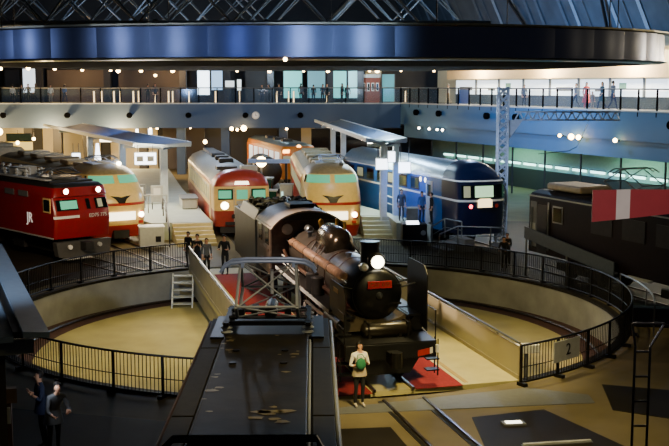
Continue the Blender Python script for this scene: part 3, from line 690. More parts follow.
# wheels
def wheel(y, r, spokes, name):
    for sx in (-1, 1):
        x0 = sx*.56; w = MB()
        w.lathe([(r-.1, -.06), (r+.03, -.06), (r, -.02), (r, .07), (r-.1, .07), (r-.1, -.06)], (x0, y, r), 'X', 32)
        w.cyl((x0-.09, y, r), (x0+.09, y, r), .16, 14)
        for i in range(spokes):
            a = 2*PI*i/spokes; w.bar((x0, y+.1*math.cos(a), r+.1*math.sin(a)), (x0, y+(r-.08)*math.cos(a), r+(r-.08)*math.sin(a)), .07, .05)
        w.build(name, M['blackm'], t)
for y in (-5.6, -3.7, -1.8): wheel(y, .8, 14, 'driving_wheel')
for y in (-8.9, -7.0): wheel(y, .43, 9, 'leading_wheel')
wheel(.9, .47, 9, 'trailing_wheel')
for sx in (-1, 1):
    rd = MB().box((sx*.78, -3.7, .62), (.07, 4.1, .13)); rd.build('coupling_rod', M['steel'], t)
    MB().cyl((sx*.9, -6.8, .95), (sx*.9, -3.7, .64), .07, 8).build('connecting_rod', M['steel'], t)
    MB().box((sx*.95, -6.6, 1.25), (.08, 1.6, .1)).box((sx*.95, -5.0, 1.2), (.07, 1.9, .06)).build('valve_gear', M['steel'], t)
    box('main_frame', (sx*.42, -4.0, .95), (.08, 11, .7), M['blackm'], t)
    box('brake_gear', (sx*.75, -2.8, .35), (.12, 3.6, .16), M['blackm'], t)
# cab
cb = MB()
cb.prism([(-1.3, 1.35), (1.3, 1.35), (1.3, 2.95), (1.1, 3.25), (-1.1, 3.25), (-1.3, 2.95)], -.12, -.05)
for sx in (-1, 1): cb.box((sx*1.3, 1.3, 2.2), (.04, 2.7, 1.7))
cb.box((0, 2.6, 2.0), (2.56, .05, 1.3)); cb.box((0, 1.3, 1.35), (2.56, 2.7, .06))
cb.build('cab', paint('cab steel', '#40342c', .4, .3, var=.3), t)
for sx in (-1, 1):
    for y in (.6, 1.9): box('cab_side_window', (sx*1.325, y, 2.65), (.02, .65, .6), M['glassd'], t)
    box('cab_side_stripe', (sx*1.325, 1.2, 2.15), (.02, 1.6, .1), M['copper'], t)
for sx in (-.75, .75): MB().lathe([(.19, 0), (.19, .05)], (sx, -.12, 2.95), 'Y', 16).build('front_porthole', M['steel'], t, smooth=True)
rf = MB(); n = 16; vs = []
for y in (-.3, 2.8):
    for i in range(n+1):
        a = PI*(.1+.8*i/n); vs += [(1.42*math.cos(a), y, 2.7+.9*math.sin(a))]
    for i in range(n+1):
        a = PI*(.1+.8*i/n); vs += [(1.36*math.cos(a), y, 2.7+.84*math.sin(a))]
m_ = n+1
fs = [(i, i+1, 2*m_+i+1, 2*m_+i) for i in range(n)]+[(m_+i, m_+i+1, 3*m_+i+1, 3*m_+i) for i in range(n)]
fs += [(i, i+1, m_+i+1, m_+i) for i in range(n)]+[(2*m_+i, 2*m_+i+1, 3*m_+i+1, 3*m_+i) for i in range(n)]
r_ = rf.add(vs, fs).build('cab_roof', paint('cab roof', '#7a7060', .5, .1, var=.2), t, smooth=True)
MB().box((0, 1.3, 3.64), (.9, 1.0, .14)).build('roof_hatch', M['blackm'], r_, bevel=.03)
cf = MB(); vs = []
for i in range(n+1):
    a = PI*(.1+.8*i/n); vs.append((1.355*math.cos(a), -.09, 2.7+.835*math.sin(a)))
cf.add(vs+[(-1.28, -.09, 2.8), (1.28, -.09, 2.8)], [tuple(range(n+3))]); cf.build('cab_front', M['black'], t)
# tender
MB().box((0, 5.3, 2.0), (2.72, 4.9, 1.9)).build('tender_tank', M['tenderg'], t, bevel=.03)
MB().prism([(-1.36, 2.95), (1.36, 2.95), (1.2, 3.3), (-1.2, 3.3)], 2.9, 6.4).build('coal_bunker', M['tenderg'], t)
cl = MB()
for i in range(240):
    s_ = random.uniform(.1, .22); cl.box((random.uniform(-1.05, 1.05), random.uniform(3.1, 6.3), 3.3+random.uniform(-.05, .1)), (s_, s_, s_), random.random()*3, random.random()*3)
tag(cl.build('coal', M['soot'], t), kind='stuff')
box('tender_deck', (0, 7.0, 2.98), (2.5, 1.3, .04), M['black'], t); box('tender_frame', (0, 5.3, .95), (2.3, 4.9, .25), M['blackm'], t)
MB().lathe([(.25, 0), (.25, .15)], (0, 7.1, 3.0), n=16).build('water_hatch', M['blackm'], t, smooth=True)
for y in (4.0, 6.6): 
    bg = MB()
    for dy in (-.65, .65):
        for sx in (-.56, .56): bg.cyl((sx-.06, y+dy, .43), (sx+.06, y+dy, .43), .43, 20)
    for sx in (-.8, .8): bg.box((sx, y, .55), (.14, 2.0, .3))
    bg.build('tender_bogie', M['blackm'], t)

# ------------------------------------------------------------------ electric locomotive in the foreground
t = thing('foreground_locomotive', 'dark electric locomotive roof with raised pantograph at the bottom of the frame', 'locomotive', (-1.22, 20.3, 0), ffl)
L = 15
g = MB().prism([(-1.16, 1.0), (1.16, 1.0), (1.18, 3.3), (1.1, 3.5), (-1.1, 3.5), (-1.18, 3.3)], -L, 0); g.build('body', paint('foreground body', '#1d1815', .5, 0, spec=.2), t, bevel=.03)
rp = paint('foreground roof', '#2c271d', .5, 0, spec=.2, var=.35, scale=2.2, bump=.35)
box('roof_panel', (0, -8.6, 3.62), (1.46, 13.4, .14), rp, t, bevel=.02)
for sx in (-1, 1):
    ld = paint('roof ledge', '#38342a', .6, 0, spec=.15, var=.15)
    for y0, y1 in ((-.1, -2.4), (-2.45, -6.2), (-6.25, -10), (-10.05, -14.8)): MB().box((sx*.95, (y0+y1)/2, 3.54), (.3, abs(y1-y0), .07)).build('roof_ledge', ld, t, bevel=.01)
    cyl('gutter', (sx*1.14, -14.9, 3.5), (sx*1.14, -.1, 3.5), .035, M['lgrey'] if sx > 0 else M['wood'], t, 8)  # right gutter pale, the white light along it is in the colour
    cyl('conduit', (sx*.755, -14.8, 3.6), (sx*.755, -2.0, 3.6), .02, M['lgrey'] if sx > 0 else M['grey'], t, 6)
MB().tube([(-1.1, -7.75, 3.55), (-.9, -7.6, 3.72), (.85, -7.6, 3.72), (.9, -7.6, 3.6)], .05, 8).build('roof_pipe', M['blackm'], t, smooth=True)
for x, y in ((-.45, -3.1), (.35, -3.1), (-.45, -3.9), (.35, -3.9)): MB().lathe([(.06, 0), (.06, .02)], (x, y, 3.69), n=12).build('roof_plug', M['black'], t)
ch = MB()      # irregular cream flecks on the roof panel
for i in range(26):
    x = random.choice((random.uniform(-.7, -.55), random.uniform(-.7, -.5), random.uniform(.1, .6))); y = random.uniform(-7.2, -1.9)
    k = random.uniform(.03, .09); q = [(x+k*1.6*math.cos(a)*random.uniform(.4, 1), y+k*math.sin(a)*random.uniform(.3, 1), 3.693) for a in [i_*PI/4 for i_ in range(8)]]
    ch.quad(*q)
for i in range(7):
    x = .25+random.uniform(-.2, .25); y = -6.6+random.uniform(-.25, .25)
    ch.quad(*[(x+.16*math.cos(a)*random.uniform(.4, 1), y+.1*math.sin(a)*random.uniform(.4, 1), 3.694) for a in [i_*PI/4 for i_ in range(8)]])
tag(ch.build('cream_flecks', paint('cream flecks', '#8d7f55', .4, var=.3), t), kind='stuff')
box('roof_front_platform', (0, -.9, 3.56), (2.0, 1.75, .1), M['black'], t)
for y in (-4, -11): bogie(t, y)
pz = 3.66; py = -1.0
pb = MB()
for sx in (-.72, .72): pb.box((sx, py, pz+.16), (.09, 1.5, .07))
for sy in (-.62, .62): pb.box((0, py+sy, pz+.16), (1.55, .08, .07))
for sy in (-.3, .3): pb.cyl((-.7, py+sy, pz+.2), (.7, py+sy, pz+.2), .035, 8)
for sx in (-.5, -.25, .1, .35): pb.box((sx, py+.1, pz+.25), (.12, .5, .12))
pb.cyl((.05, py-.35, pz+.3), (.05, py+.35, pz+.3), .12, 12)
pa = pb.build('pantograph', M['blackm'], t)
for sx in (-.72, .72):
    for sy in (-.6, .6): MB().lathe([(.1, -.12), (.06, -.08), (.11, -.04), (.06, 0), (.11, .04), (.06, .08), (.09, .13)], (sx, py+sy, pz+.04), n=14).build('insulator', M['lgrey'], pa, smooth=True)
ar = MB(); kz = pz+.52; hz = pz+1.12
for sy in (-1, 1):
    ky = py+sy*.95
    for sx in (-1, 1):
        ar.cyl((sx*.55, py+sy*.3, pz+.2), (sx*.53, ky, kz), .032, 8); ar.cyl((sx*.53, ky, kz), (sx*.5, py+sy*.1, hz), .026, 8)
    ar.cyl((-.5, ky, kz), (.5, ky, kz), .022, 8)
    ar.cyl((-.5, ky, kz), (.46, py+sy*.1, hz), .016, 6); ar.cyl((.5, ky, kz), (-.46, py+sy*.1, hz), .016, 6)
    ar.cyl((-.55, py+sy*.3, pz+.2), (.5, ky, kz), .016, 6); ar.cyl((.55, py+sy*.3, pz+.2), (-.5, ky, kz), .016, 6)
ar.build('arm', M['lgrey'], pa)
co_ = MB()
for sy in (-.17, .17):
    co_.tube([(-.86, py+sy, hz-.13), (-.8, py+sy, hz-.04), (-.66, py+sy, hz+.04), (-.4, py+sy, hz+.07), (.4, py+sy, hz+.07), (.66, py+sy, hz+.04), (.8, py+sy, hz-.04), (.86, py+sy, hz-.13)], .03, 8)
for sx in (-.46, .46): co_.box((sx, py, hz+.0), (.05, .4, .08))
co_.build('collector', M['steelblue'], pa, smooth=True)
cyl('spring_tube', (.06, py+.1, pz+.55), (.06, py+.1, pz+1.0), .03, M['white'], pa, 8)
# ------------------------------------------------------------------ hall shell and mezzanine
WR = heading(-.39, .92)
def rw(L, off, z=0): return (5.8+.39*L+.92*off, 95-.92*L+.39*off, z)
FZ = 6.37
# left and centre deck, right deck
struct('mezzanine_deck', MB().prism([(-36, 95.3), (5.8, 95.3), (9.5, 103.8), (-36, 103.8)], FZ-.3, FZ, 'Z'), M['grey'])
struct('mezzanine_fascia', MB().box((-15.1, 95.15, 5.3), (41.8, .3, 2.1)), M['fascia'])
struct('trim_2', MB().box((-15.1, 95.1, FZ+.02), (41.8, .45, .1)), M['lgrey'])
struct('mezzanine_soffit', MB().prism([(-36, 95.3), (5.8, 95.3), (9.5, 103.8), (-36, 103.8)], 4.25, 4.4, 'Z'), M['walld'])
LR = 58
struct('mezzanine_deck', MB().prism([rw(0, .3)[:2], rw(LR, .3)[:2], rw(LR, 6)[:2], rw(0, 6)[:2]], FZ-.3, FZ, 'Z'), M['grey'])
struct('mezzanine_fascia', MB().prism([rw(0, 0)[:2], rw(LR, 0)[:2], rw(LR, .3)[:2], rw(0, .3)[:2]], 4.75, FZ, 'Z').prism([rw(0, .0)[:2], rw(LR, .0)[:2], rw(LR, .9)[:2], rw(0, .9)[:2]], 4.6, 4.75, 'Z').prism([rw(0, .35)[:2], rw(LR, .35)[:2], rw(LR, .55)[:2], rw(0, .55)[:2]], 3.47, 4.6, 'Z'), M['fasciab'])
struct('trim_3', MB().prism([rw(0, -.08)[:2], rw(LR, -.08)[:2], rw(LR, .35)[:2], rw(0, .35)[:2]], FZ, FZ+.1, 'Z'), M['lgrey'])
struct('wall_right', MB().prism([rw(-2, 4.2)[:2], rw(LR, 4.2)[:2], rw(LR, 4.4)[:2], rw(-2, 4.4)[:2]], 0, 3.47, 'Z'), M['wallgreen'])
struct('mezzanine_soffit', MB().prism([rw(0, .5)[:2], rw(LR, .5)[:2], rw(LR, 4.3)[:2], rw(0, 4.3)[:2]], 3.47, 3.6, 'Z'), M['wallgreen'])
struct('trim_4', MB().prism([rw(-2, 4.1)[:2], rw(LR, 4.1)[:2], rw(LR, 4.2)[:2], rw(-2, 4.2)[:2]], 0, 1.55, 'Z'), paint('dark dado', '#1d2b2a', .5))
struct('wall_upper_right', MB().prism([rw(-4, 5.8)[:2], rw(LR, 5.8)[:2], rw(LR, 6.0)[:2], rw(-4, 6.0)[:2]], FZ, 13, 'Z'), M['wallw'])
struct('trim_5', MB().prism([rw(0, 5.5)[:2], rw(LR, 5.5)[:2], rw(LR, 5.8)[:2], rw(0, 5.8)[:2]], FZ, 7.22, 'Z'), paint('dark dado up', '#2a3134', .5))
struct('trim_6', MB().prism([rw(0, 4.6)[:2], rw(LR, 4.6)[:2], rw(LR, 5.8)[:2], rw(0, 5.8)[:2]], 8.5, 9.35, 'Z'), paint('cream bulkhead', '#cfae78', .7, var=.05))
struct('wall_back', MB().box((-12, 104, 8.5), (60, .3, 17)), M['walld'])
struct('wall_left', MB().box((-36, 75, 8.5), (.3, 60, 17)), M['walld'])
struct('ceiling', MB().box((-6, 62, 18.2), (90, 110, .3)), M['roofdark'])
struct('trim_7', MB().box((-13, 99.5, 9.75), (50, 10, .3)), paint('upper soffit', '#15181f', .8))
struct('spill_block_slab', MB().prism([rw(0, .8)[:2], rw(LR, .8)[:2], rw(LR, 6)[:2], rw(0, 6)[:2]], 10.3, 10.45, 'Z'), M['wallw'])  # added slab, keeps the walkway lamps off the roof slope
# 1F back lining: lit panels and dark bays
for i, (x0, x1, m) in enumerate(((-35, -29.5, 'wallw'), (-28, -22.5, 'wallw'), (-21.5, -17, 'wallw'), (-16.5, -12.5, 'wallbrown'), (-9, -5.5, 'walld'), (-3.2, 1.0, 'wallw'), (1.5, 6.5, 'wallbrown'))):
    struct('wall_panel', MB().box(((x0+x1)/2, 103.7, 2.1), (x1-x0, .2, 4.2)), M[m])
for x in (-27.5, -24.9, -22.2, -17.2, -13.8, -9.8, -4.6, -1.4, 4.0):
    struct('column', MB().box((x, 97.2, 2.12), (.75, .75, 4.24)), paint('dark pillar', '#1a1613', .7) if x < -15 else M['fascia'])
# 2F back lining
for i, (x0, x1, m) in enumerate(((-36, -31, 'g_poster'), (-31, -29.6, 'walld'), (-27, -21.2, 'wallbrown'), (-20.3, -14.2, 'wallbrown'), (-13.4, -10, 'walld'), (-8.4, -6.2, 'walld'), (2.9, 4.4, 'wallw'))):
    if m == 'g_poster': continue
    struct('wall_panel', MB().box(((x0+x1)/2, 102.2, 7.9), (x1-x0, .2, 3.0)), M[m])
for x in (-27.3, -21.0, -14, -9.9, -5.9, -.4, 2.4): struct('column', MB().box((x, 100.5, 8.0), (.6, .6, 3.2)), paint('dark column', '#1c1e22', .6))

def litpanel(name, label, cat, c, d, mat, frame, group=None, rz=0):
    t = thing(name, label, cat, (c[0], c[1], c[2]-d[1]/2), rz, group)
    box('frame', (0, .04, d[1]/2), (d[0]+.12, .06, d[1]+.12), frame, t); box('lit_face', (0, -.02, d[1]/2), (d[0], .06, d[1]), mat, t)
    return t
gp = 'lit panels on the back wall of the upper level'
litpanel('display_screen', 'white lit panel at the far left of the upper level', 'panel', (-28.55, 101.9, 8.4), (1.3, 2.2), M['g_poster'], M['grey'])
litpanel('display_screen', 'tall brightly lit white doorway screen right of the brown panels on the upper level', 'panel', (-12.25, 101.6, 8.3), (1.1, 2.4), glow('bright screen', '#dff2ff', 2.2), M['grey'])
litpanel('display_screen', 'blue white lit screen beside the bright doorway screen on the upper level', 'panel', (-11.0, 101.7, 8.5), (1.0, 1.9), glow('blue screen', '#8fb8e0', .8), M['grey'])
litpanel('hanging_sign', 'small white sign hanging above the upper walkway left of the cyan room', 'sign', (-9.6, 99.5, 8.1), (.8, .55), glow('soft white sign', '#c8d0d0', .8), M['grey'])
litpanel('lit_showcase', 'narrow white lit case left of the cyan room', 'panel', (-8.85, 100.8, 8.0), (.35, 1.0), glow('soft white case', '#d8e0dc', 1.0), M['grey'])
litpanel('glass_room', 'wide cyan lit glass bay at the middle of the upper level', 'window', (-3.9, 101.8, 8.1), (1.7, 2.6), M['g_cyan'], M['grey'])
litpanel('glass_room', 'cyan lit glass bay right of the wide one on the upper level', 'window', (-1.7, 101.8, 8.1), (1.6, 2.6), glow('cyan lit glass dim', '#5c8f98', .6), M['grey'])
litpanel('glass_room', 'pale cyan lit bay with dark poster on the upper level', 'window', (.25, 101.8, 8.1), (1.7, 2.6), M['g_cyan'], M['grey'])
litpanel('glass_room', 'narrow pale cyan bay beside the red brick front on the upper level', 'window', (1.75, 101.9, 8.1), (.9, 2.6), glow('cyan pale', '#8fc8c8', .7), M['grey'])
t = thing('station_front', 'small red brick building front with white windows on the upper level', 'building', (3.35, 100.9, FZ))
box('brick_wall', (0, 0, 1.15), (1.75, .3, 2.3), paint('brick front', '#6e3c30', .8), t); box('cornice', (0, -.1, 2.45), (1.85, .5, .3), M['lgrey'], t)
for i in range(4):
    w = box('window', (-.63+.42*i, -.16, 1.45), (.26, .06, .75), M['white'], t); box('pane', (-.63+.42*i, -.2, 1.45), (.17, .03, .6), M['glassd'], w)
t = thing('glass_room', 'teal curtain lit bay right of the red brick front on the upper level', 'window', (5.0, 101.2, FZ))
box('frame', (0, .05, 1.3), (1.3, .1, 2.7), M['grey'], t); box('lit_face', (0, -.02, 1.35), (1.1, .06, 2.5), glow('teal bay', '#3f7f88', .5), t)
# vertical warm light bars along the left upper walkway
xs = [(99, 1), (106.5, .6), (118.5, 1), (124.5, .6), (137.5, 1), (142.5, .6), (158.5, .7), (172, .9), (176, .7), (192, .8), (218, .8), (241.5, .4), (278, .9), (289.5, .6), (294.5, .9), (327, .6), (404, .5)]
for i, (px, k) in enumerate(xs):
    Y = 98.2 if k > .65 else 100; X = (px-334.5)/1077*(Y+1.4)
    t = thing('light_bar', ORD[i]+' warm vertical light bar from the left on the upper walkway', 'lamp', (X, Y, FZ), 0, 'warm vertical light bars on the upper walkway')
    box('glow_tube', (0, 0, .58), (.12*k, .1, 1.0), M['g_bar'], t); box('foot', (0, 0, .03), (.2, .2, .06), M['grey'], t); box('back_plate', (0, .09, .58), (.14, .05, 1.06), M['grey'], t)
# ceiling spots of the upper level
for i, (px, py, k) in enumerate(((6, 69, 1), (33, 68.5, 1.3), (59, 69, 1), (86, 70, 1), (114, 70.5, .8), (121.5, 71, 1.4), (144, 71, 1.1), (158, 75.5, .9), (175, 70.8, 1.4), (238.5, 71, .8), (270.5, 71, 1.4), (304, 71, .8), (328, 71, 1.2), (369, 71, .8), (376.5, 70.8, 1.5), (400, 71, .6), (432.5, 71, .7))):
    Y = 97.0; s = 1077/(Y+.05)*.995; X = (px-334.5)/s; Z = 8+(85-py)/s
    t = thing('ceiling_spot', ORD[i]+' warm ceiling spotlight from the left over the upper walkway', 'lamp', (X, Y, Z), 0, 'warm ceiling spots over the upper walkway')
    MB().sphere((0, 0, 0), .13*k+.02, 10, 6).build('bulb', M['g_warm'], t, smooth=True); cyl('stem', (0, 0, .05), (0, 0, 9.6-Z), .025, M['black'], t, 6)
    MB().lathe([(.12, .03), (.07, .16)], (0, 0, 0), n=10).build('shade', M['black'], t)
# balustrades
def balustrade(p, q, n, label, solid=()):
    p = Vector(p); q = Vector(q); d = (q-p); L = d.length; rz = math.atan2(d.y, d.x)
    t = thing('balustrade', label, 'railing', p, rz, 'glass balustrades of the upper walkway')
    cyl('handrail', (0, 0, 1.38), (L, 0, 1.38), .05, M['grey'], t, 8)
    for i in range(n+1): box('post', (L*i/n, -.06, .55), (.08, .1, 1.65), M['matte'], t)
    for i in range(n): box('glass_panel', (L*(i+.5)/n, 0, .72), (L/n-.1, .02, 1.1), M['blue'] if i in solid else M['pane'], t)
    return t
balustrade((-34.5, 95.12, FZ), (-13.5, 95.12, FZ), 12, 'glass balustrade with dark posts along the left upper walkway')
balustrade((-13.5, 95.12, FZ), (5.8, 95.12, FZ), 12, 'glass balustrade with dark posts along the middle upper walkway')
balustrade(rw(0, .1, FZ), rw(27, .1, FZ), 16, 'glass balustrade with one solid blue panel along the right upper walkway', (6,))
balustrade(rw(27, .1, FZ), rw(56, .1, FZ), 17, 'glass balustrade running to the right edge in front of the walking visitors')
# fascia spotlights, clock
def fspot(c, rz, lab, g):
    t = thing('fascia_spotlight', lab, 'lamp', c, rz, g)
    MB().lathe([(.2, 0), (.25, .05), (.25, .3), (.2, .35)], (0, -.1, 0), 'Y', 12).build('housing', M['matte'], t); box('bracket', (0, -.1, 0), (.1, .2, .3), M['matte'], t)
for i, px in enumerate((9, 72, 133, 191, 247, 301)): fspot(((px-334.5)/1077*96, 95, 8-29.5*96/1077), 0, ORD[i]+' black spotlight from the left on the grey fascia of the upper walkway', 'black spotlights on the grey fascia')
for i, L in enumerate((3.5, 7.5, 15, 19, 35.5, 41)): fspot(rw(L, -.02, 5.7), WR+PI/2-PI, ORD[i]+' black spotlight from the corner on the blue fascia of the right walkway', 'black spotlights on the blue fascia')
t = thing('wall_clock', 'round white clock on the grey fascia in the middle', 'clock', (-6.92, 94.98, 5.36))
MB().lathe([(.34, 0), (.34, .05), (.28, .08)], (0, 0, 0), 'Y', 24).build('case', M['lgrey'], t); MB().lathe([(.26, .08), (.26, .09)], (0, 0, 0), 'Y', 24).build('dial', M['white'], t)
MB().box((0, -.1, .07), (.03, .01, .2)).box((.06, -.1, 0), (.14, .01, .03)).build('hands', M['black'], t)
# warm lamps on the blue fascia
for i, (L, z, k) in enumerate(((24.6, 4.65, .12), (25.9, 4.62, .2), (26.7, 4.62, .17), (30.5, 4.6, .14), (4.2, 4.4, .1), (6.0, 4.4, .1), (7.4, 4.4, .1), (8.3, 4.4, .1))):
    P_ = rw(L, -.35, z)
    t = thing('fascia_lamp', ('warm lamp on the blue fascia under the truss arm, '+['leftmost small one', 'big left one of a pair', 'right one of a pair', 'lone small one at right'][i]) if i < 4 else 'small white lamp low on the blue fascia near the corner, '+ORD[7-i]+' from right', 'lamp', P_, WR, 'warm lamps below the blue fascia')
    MB().sphere((0, 0, 0), k, 12, 8).build('bulb', M['g_warm'] if L > 10 else M['g_white'], t, smooth=True); MB().cyl((0, 0, 0), (.35, 0, 0), .04, 8).build('bracket', M['grey'], t)
# light strips on the right lower wall
for i in range(22):
    P_ = rw(1.5+2.15*i, 4.02, 1.9)
    t = thing('strip_light', ORD[i]+' pale green strip light from the far corner on the lower right wall', 'lamp', P_, WR-PI/2, 'strip lights on the lower right wall')
    box('diffuser', (0, 0, 0), (1.6, .1, .16), M['g_strip'], t); box('housing', (0, .05, .13), (1.7, .14, .08), M['grey'], t)
for i in range(13):
    struct('trim_8', MB().box(rw(.5+4.2*i, .62, 1.75), (.1, .1, 3.4), WR), M['walld'])
# posters on the upper right wall
for i in range(14):
    L = 2+3.7*i
    t = thing('wall_poster', ['pale lit poster with a grey train side', 'pale lit poster with a dark text block', 'pale lit poster with a green patch', 'plain pale lit poster'][i % 4]+' upstairs at right, '+ORD[i]+' from the corner', 'poster', rw(L, 5.42, 7.2), WR-PI/2, 'lit posters on the upper right wall')
    box('sheet', (0, 0, .6), (3.5, .05, 1.2), M['g_poster'], t)
    if i % 4 == 0: box('picture', (0, -.04, .5), (2.2, .02, .3), M['grey'], t)
    if i % 4 == 1: box('picture', (.6, -.04, .45), (1.1, .02, .22), M['grey'], t)
    if i % 4 == 2: box('picture', (-.5, -.04, .75), (.8, .02, .4), paint('poster green', '#6f9f86', .6), t)
    struct('trim_9', MB().box(rw(L+1.85, 5.3, 7.9), (.12, .12, 1.4), WR), M['grey'])
    t = thing('bulkhead_light', ORD[i]+' small warm downlight from the corner on the cream bulkhead', 'lamp', rw(L, 4.45, 9.75), WR, 'downlights along the cream bulkhead')
    MB().sphere((0, 0, 0), .1, 10, 6).build('bulb', M['g_warm'], t); box('bracket', (.08, 0, .05), (.12, .2, .1), M['lgrey'], t)

# ------------------------------------------------------------------ ring hanging over the turntable
t = thing('suspended_ring', 'huge dark blue oval drum hanging level over the turntable', 'ceiling ring', (CX, CY, 8.69))
N = 44; A_, B_ = 11.95, 8.0
def ell(i, k=1.0, z=0.0): a = 2*PI*(i+.5)/N; return (A_*k*math.cos(a), B_*k*math.sin(a), z)
mb = MB()
for i in range(N):                 # each sheet bulges a little between its seams
    vs = []
    for j in range(7):
        u_ = j/6; p = ell(i+u_, 1); bl = 1+.0032*math.sin(PI*u_)
        vs += [(p[0]*bl, p[1]*bl, .06), (p[0]*bl, p[1]*bl, .9)]
    mb.add(vs, [(2*j, 2*j+2, 2*j+3, 2*j+1) for j in range(6)])
mb.build('outer_band', M['ringm'], t, smooth=True)
mb = MB(); vs = [ell(i, k, z) for k, z in ((1.004, .9), (1.02, .93), (1.02, .98), (.95, 1.0)) for i in range(N)]
mb.add(vs, [(k*N+i, k*N+(i+1) % N, (k+1)*N+(i+1) % N, (k+1)*N+i) for k in range(3) for i in range(N)]); mb.build('top_rim', M['rimm'], t)
mb = MB(); vs = [ell(i, k, z) for k, z in ((1.002, .07), (1.012, .04), (1.0, 0), (.93, -.02)) for i in range(N)]
mb.add(vs, [(k*N+i, k*N+(i+1) % N, (k+1)*N+(i+1) % N, (k+1)*N+i) for k in range(3) for i in range(N)]); mb.build('bottom_lip', paint('ring lip', '#5f6f92', .3, .7), t)
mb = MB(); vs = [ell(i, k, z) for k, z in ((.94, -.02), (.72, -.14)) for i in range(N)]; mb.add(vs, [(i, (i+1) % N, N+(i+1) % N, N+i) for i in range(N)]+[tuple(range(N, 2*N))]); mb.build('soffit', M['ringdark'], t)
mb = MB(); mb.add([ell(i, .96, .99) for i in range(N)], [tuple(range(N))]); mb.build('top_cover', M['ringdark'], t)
for i in range(0, N, 5): e = ell(i, .9, .95); cyl('hanger_rod', e, (e[0], e[1], 9.3), .02, M['black'], t, 6)
fx = thing('ring_downlight', 'bright small downlight hanging on the lower lip of the dark ring near its middle', 'lamp', (-1.32, 29.15, 8.68)); cyl('stem', (0, 0, 0), (0, .25, .04), .02, M['black'], fx, 6)
MB().sphere((0, 0, 0), .055).build('bulb', M['g_warm'], fx)

# ------------------------------------------------------------------ roof: trusses at left and centre, slatted slope at right
for i, (Y, z0) in enumerate(((49, 10.75), (58, 11.3), (68, 11.7), (80, 12.2))):
    t = thing('roof_truss', ['nearest pale steel roof truss above the ring', 'second steel roof truss above the ring', 'third steel roof truss above the ring', 'farthest steel roof truss above the ring'][i], 'truss', (0, Y, z0), 0, 'steel roof trusses')
    x0, x1 = -34, 7+i*.5
    for nm, z, dy, r in (('bottom_chord', 0, 0, .1), ('top_chord', 2.2, -1.2, .12), ('top_chord', 2.2, 1.2, .12)): cyl(nm, (x0, dy, z), (x1, dy, z), r, M['truss'], t, 8)
    b = MB(); x = x0; k = 0
    while x < x1-4:
        for dy in (-1.2, 1.2):
            b.cyl((x, 0, 0), (x+2.1, dy, 2.2), .05, 6); b.cyl((x+2.1, dy, 2.2), (x+4.2, 0, 0), .05, 6)
        b.cyl((x+2.1, -1.2, 2.2), (x+2.1, 1.2, 2.2), .04, 6); b.cyl((x+2.1, -1.2, 2.2), (x+6.3, 1.2, 2.2), .04, 6); x += 4.2
    b.build('bracing', M['truss'], t)
for i, (xa, ya, xb, yb) in enumerate(((-30, 49, -18, 80), (-18, 49, -8, 80), (-10, 80, -2, 49), (-3, 49, 4, 80), (-26, 80, -14, 49), (2, 49, -9, 80), (-32, 49, -4, 80), (-8, 49, -33, 80), (4, 80, -16, 49))):
    t = thing('roof_brace', 'long diagonal steel tube crossing between the roof trusses', 'brace', (xa, ya, 0), 0, 'long diagonal tubes of the roof')
    za = 10.75 if ya == 49 else 12.2; zb = 10.75 if yb == 49 else 12.2
    cyl('tube', (0, 0, za), (xb-xa, yb-ya, zb), .11, M['truss'], t, 8); MB().sphere((0, 0, za), .2).build('node', M['truss'], t)
# right slope
mb = MB(); mb.quad(rw(-8, 2.2, 18.2), rw(62, 2.2, 18.2), rw(62, 6.6, 9.6), rw(-8, 6.6, 9.6)); struct('ceiling_slope', mb, M['roofpanel'])
for i in range(46):
    L = -6+1.45*i; wd = .38 if i % 3 else .12
    if i % 4 == 3: continue
    a = rw(L, 2.15, 18.1); b = rw(L, 5.75, 11.06); a2 = rw(L+wd, 2.15, 18.1); b2 = rw(L+wd, 5.75, 11.06)
    struct('ceiling_slat', MB().quad(a, a2, b2, b), M['roofslat'] if i % 5 in (0, 2) else paint('roof mid slat', '#566878', .6))
for i, (L0, L1) in enumerate(((10, 13), (24, 22), (36, 41))):
    t = thing('roof_purlin', ['dark slanting roof beam on the slope, farthest', 'dark slanting roof beam on the slope, middle', 'dark slanting roof beam on the slope, nearest'][i], 'beam', (0, 0, 0))
    MB().cyl(rw(L0, 1.9, 18), rw(L1, 5.5, 10.9), .12, 8).build('tube', M['black'], t); MB().sphere(rw(L1, 5.5, 10.9), .2).build('end_plate', M['black'], t)

# ------------------------------------------------------------------ platforms and canopies
def canopy(P, u, L, z, w, label, posts, post_w=.42, off=0):
    rz = heading(*u); t = thing('platform_canopy', label, 'canopy', (P[0], P[1], 0), rz, 'platform canopies')
    MB().prism([(-w/2, z+.25), (0, z-.05), (0, z+.07), (-w/2, z+.37)], 0, L).build('roof_left', M['canopy'], t)
    MB().prism([(w/2, z+.25), (0, z-.05), (0, z+.07), (w/2, z+.37)], 0, L).build('roof_right', M['canopytop'], t)
    MB().prism([(-w/2, z+.12), (w/2, z+.12), (w/2, z+.38), (0, z+.1), (-w/2, z+.38)], -.12, 0).build('end_fascia', M['canopy'], t)
    for s_ in (-1, 1): box('edge_beam', (s_*w/2, L/2, z+.28), (.12, L, .22), M['canopy'], t)
    for y in posts:
        box('post', (off, y, z/2), (post_w, .34, z-.1), M['canopy'], t); box('cross_arm', (0, y, z-.05), (w*.85, .2, .16), M['canopy'], t)
    for y in posts:
        box('canopy_lamp', (-.5, y+1.5, z-.08), (.14, 1.7, .1), M['g_white'], t); box('canopy_lamp', (.7, y+3, z-.08), (.14, 1.7, .1), M['g_white'], t)
    return t
canopy((-9.7, 61), (-.40, .9165), 33, 4.4, 3.2, 'white platform canopy with blue top over the left platform', (4.0, 15.3, 27), off=1.05)
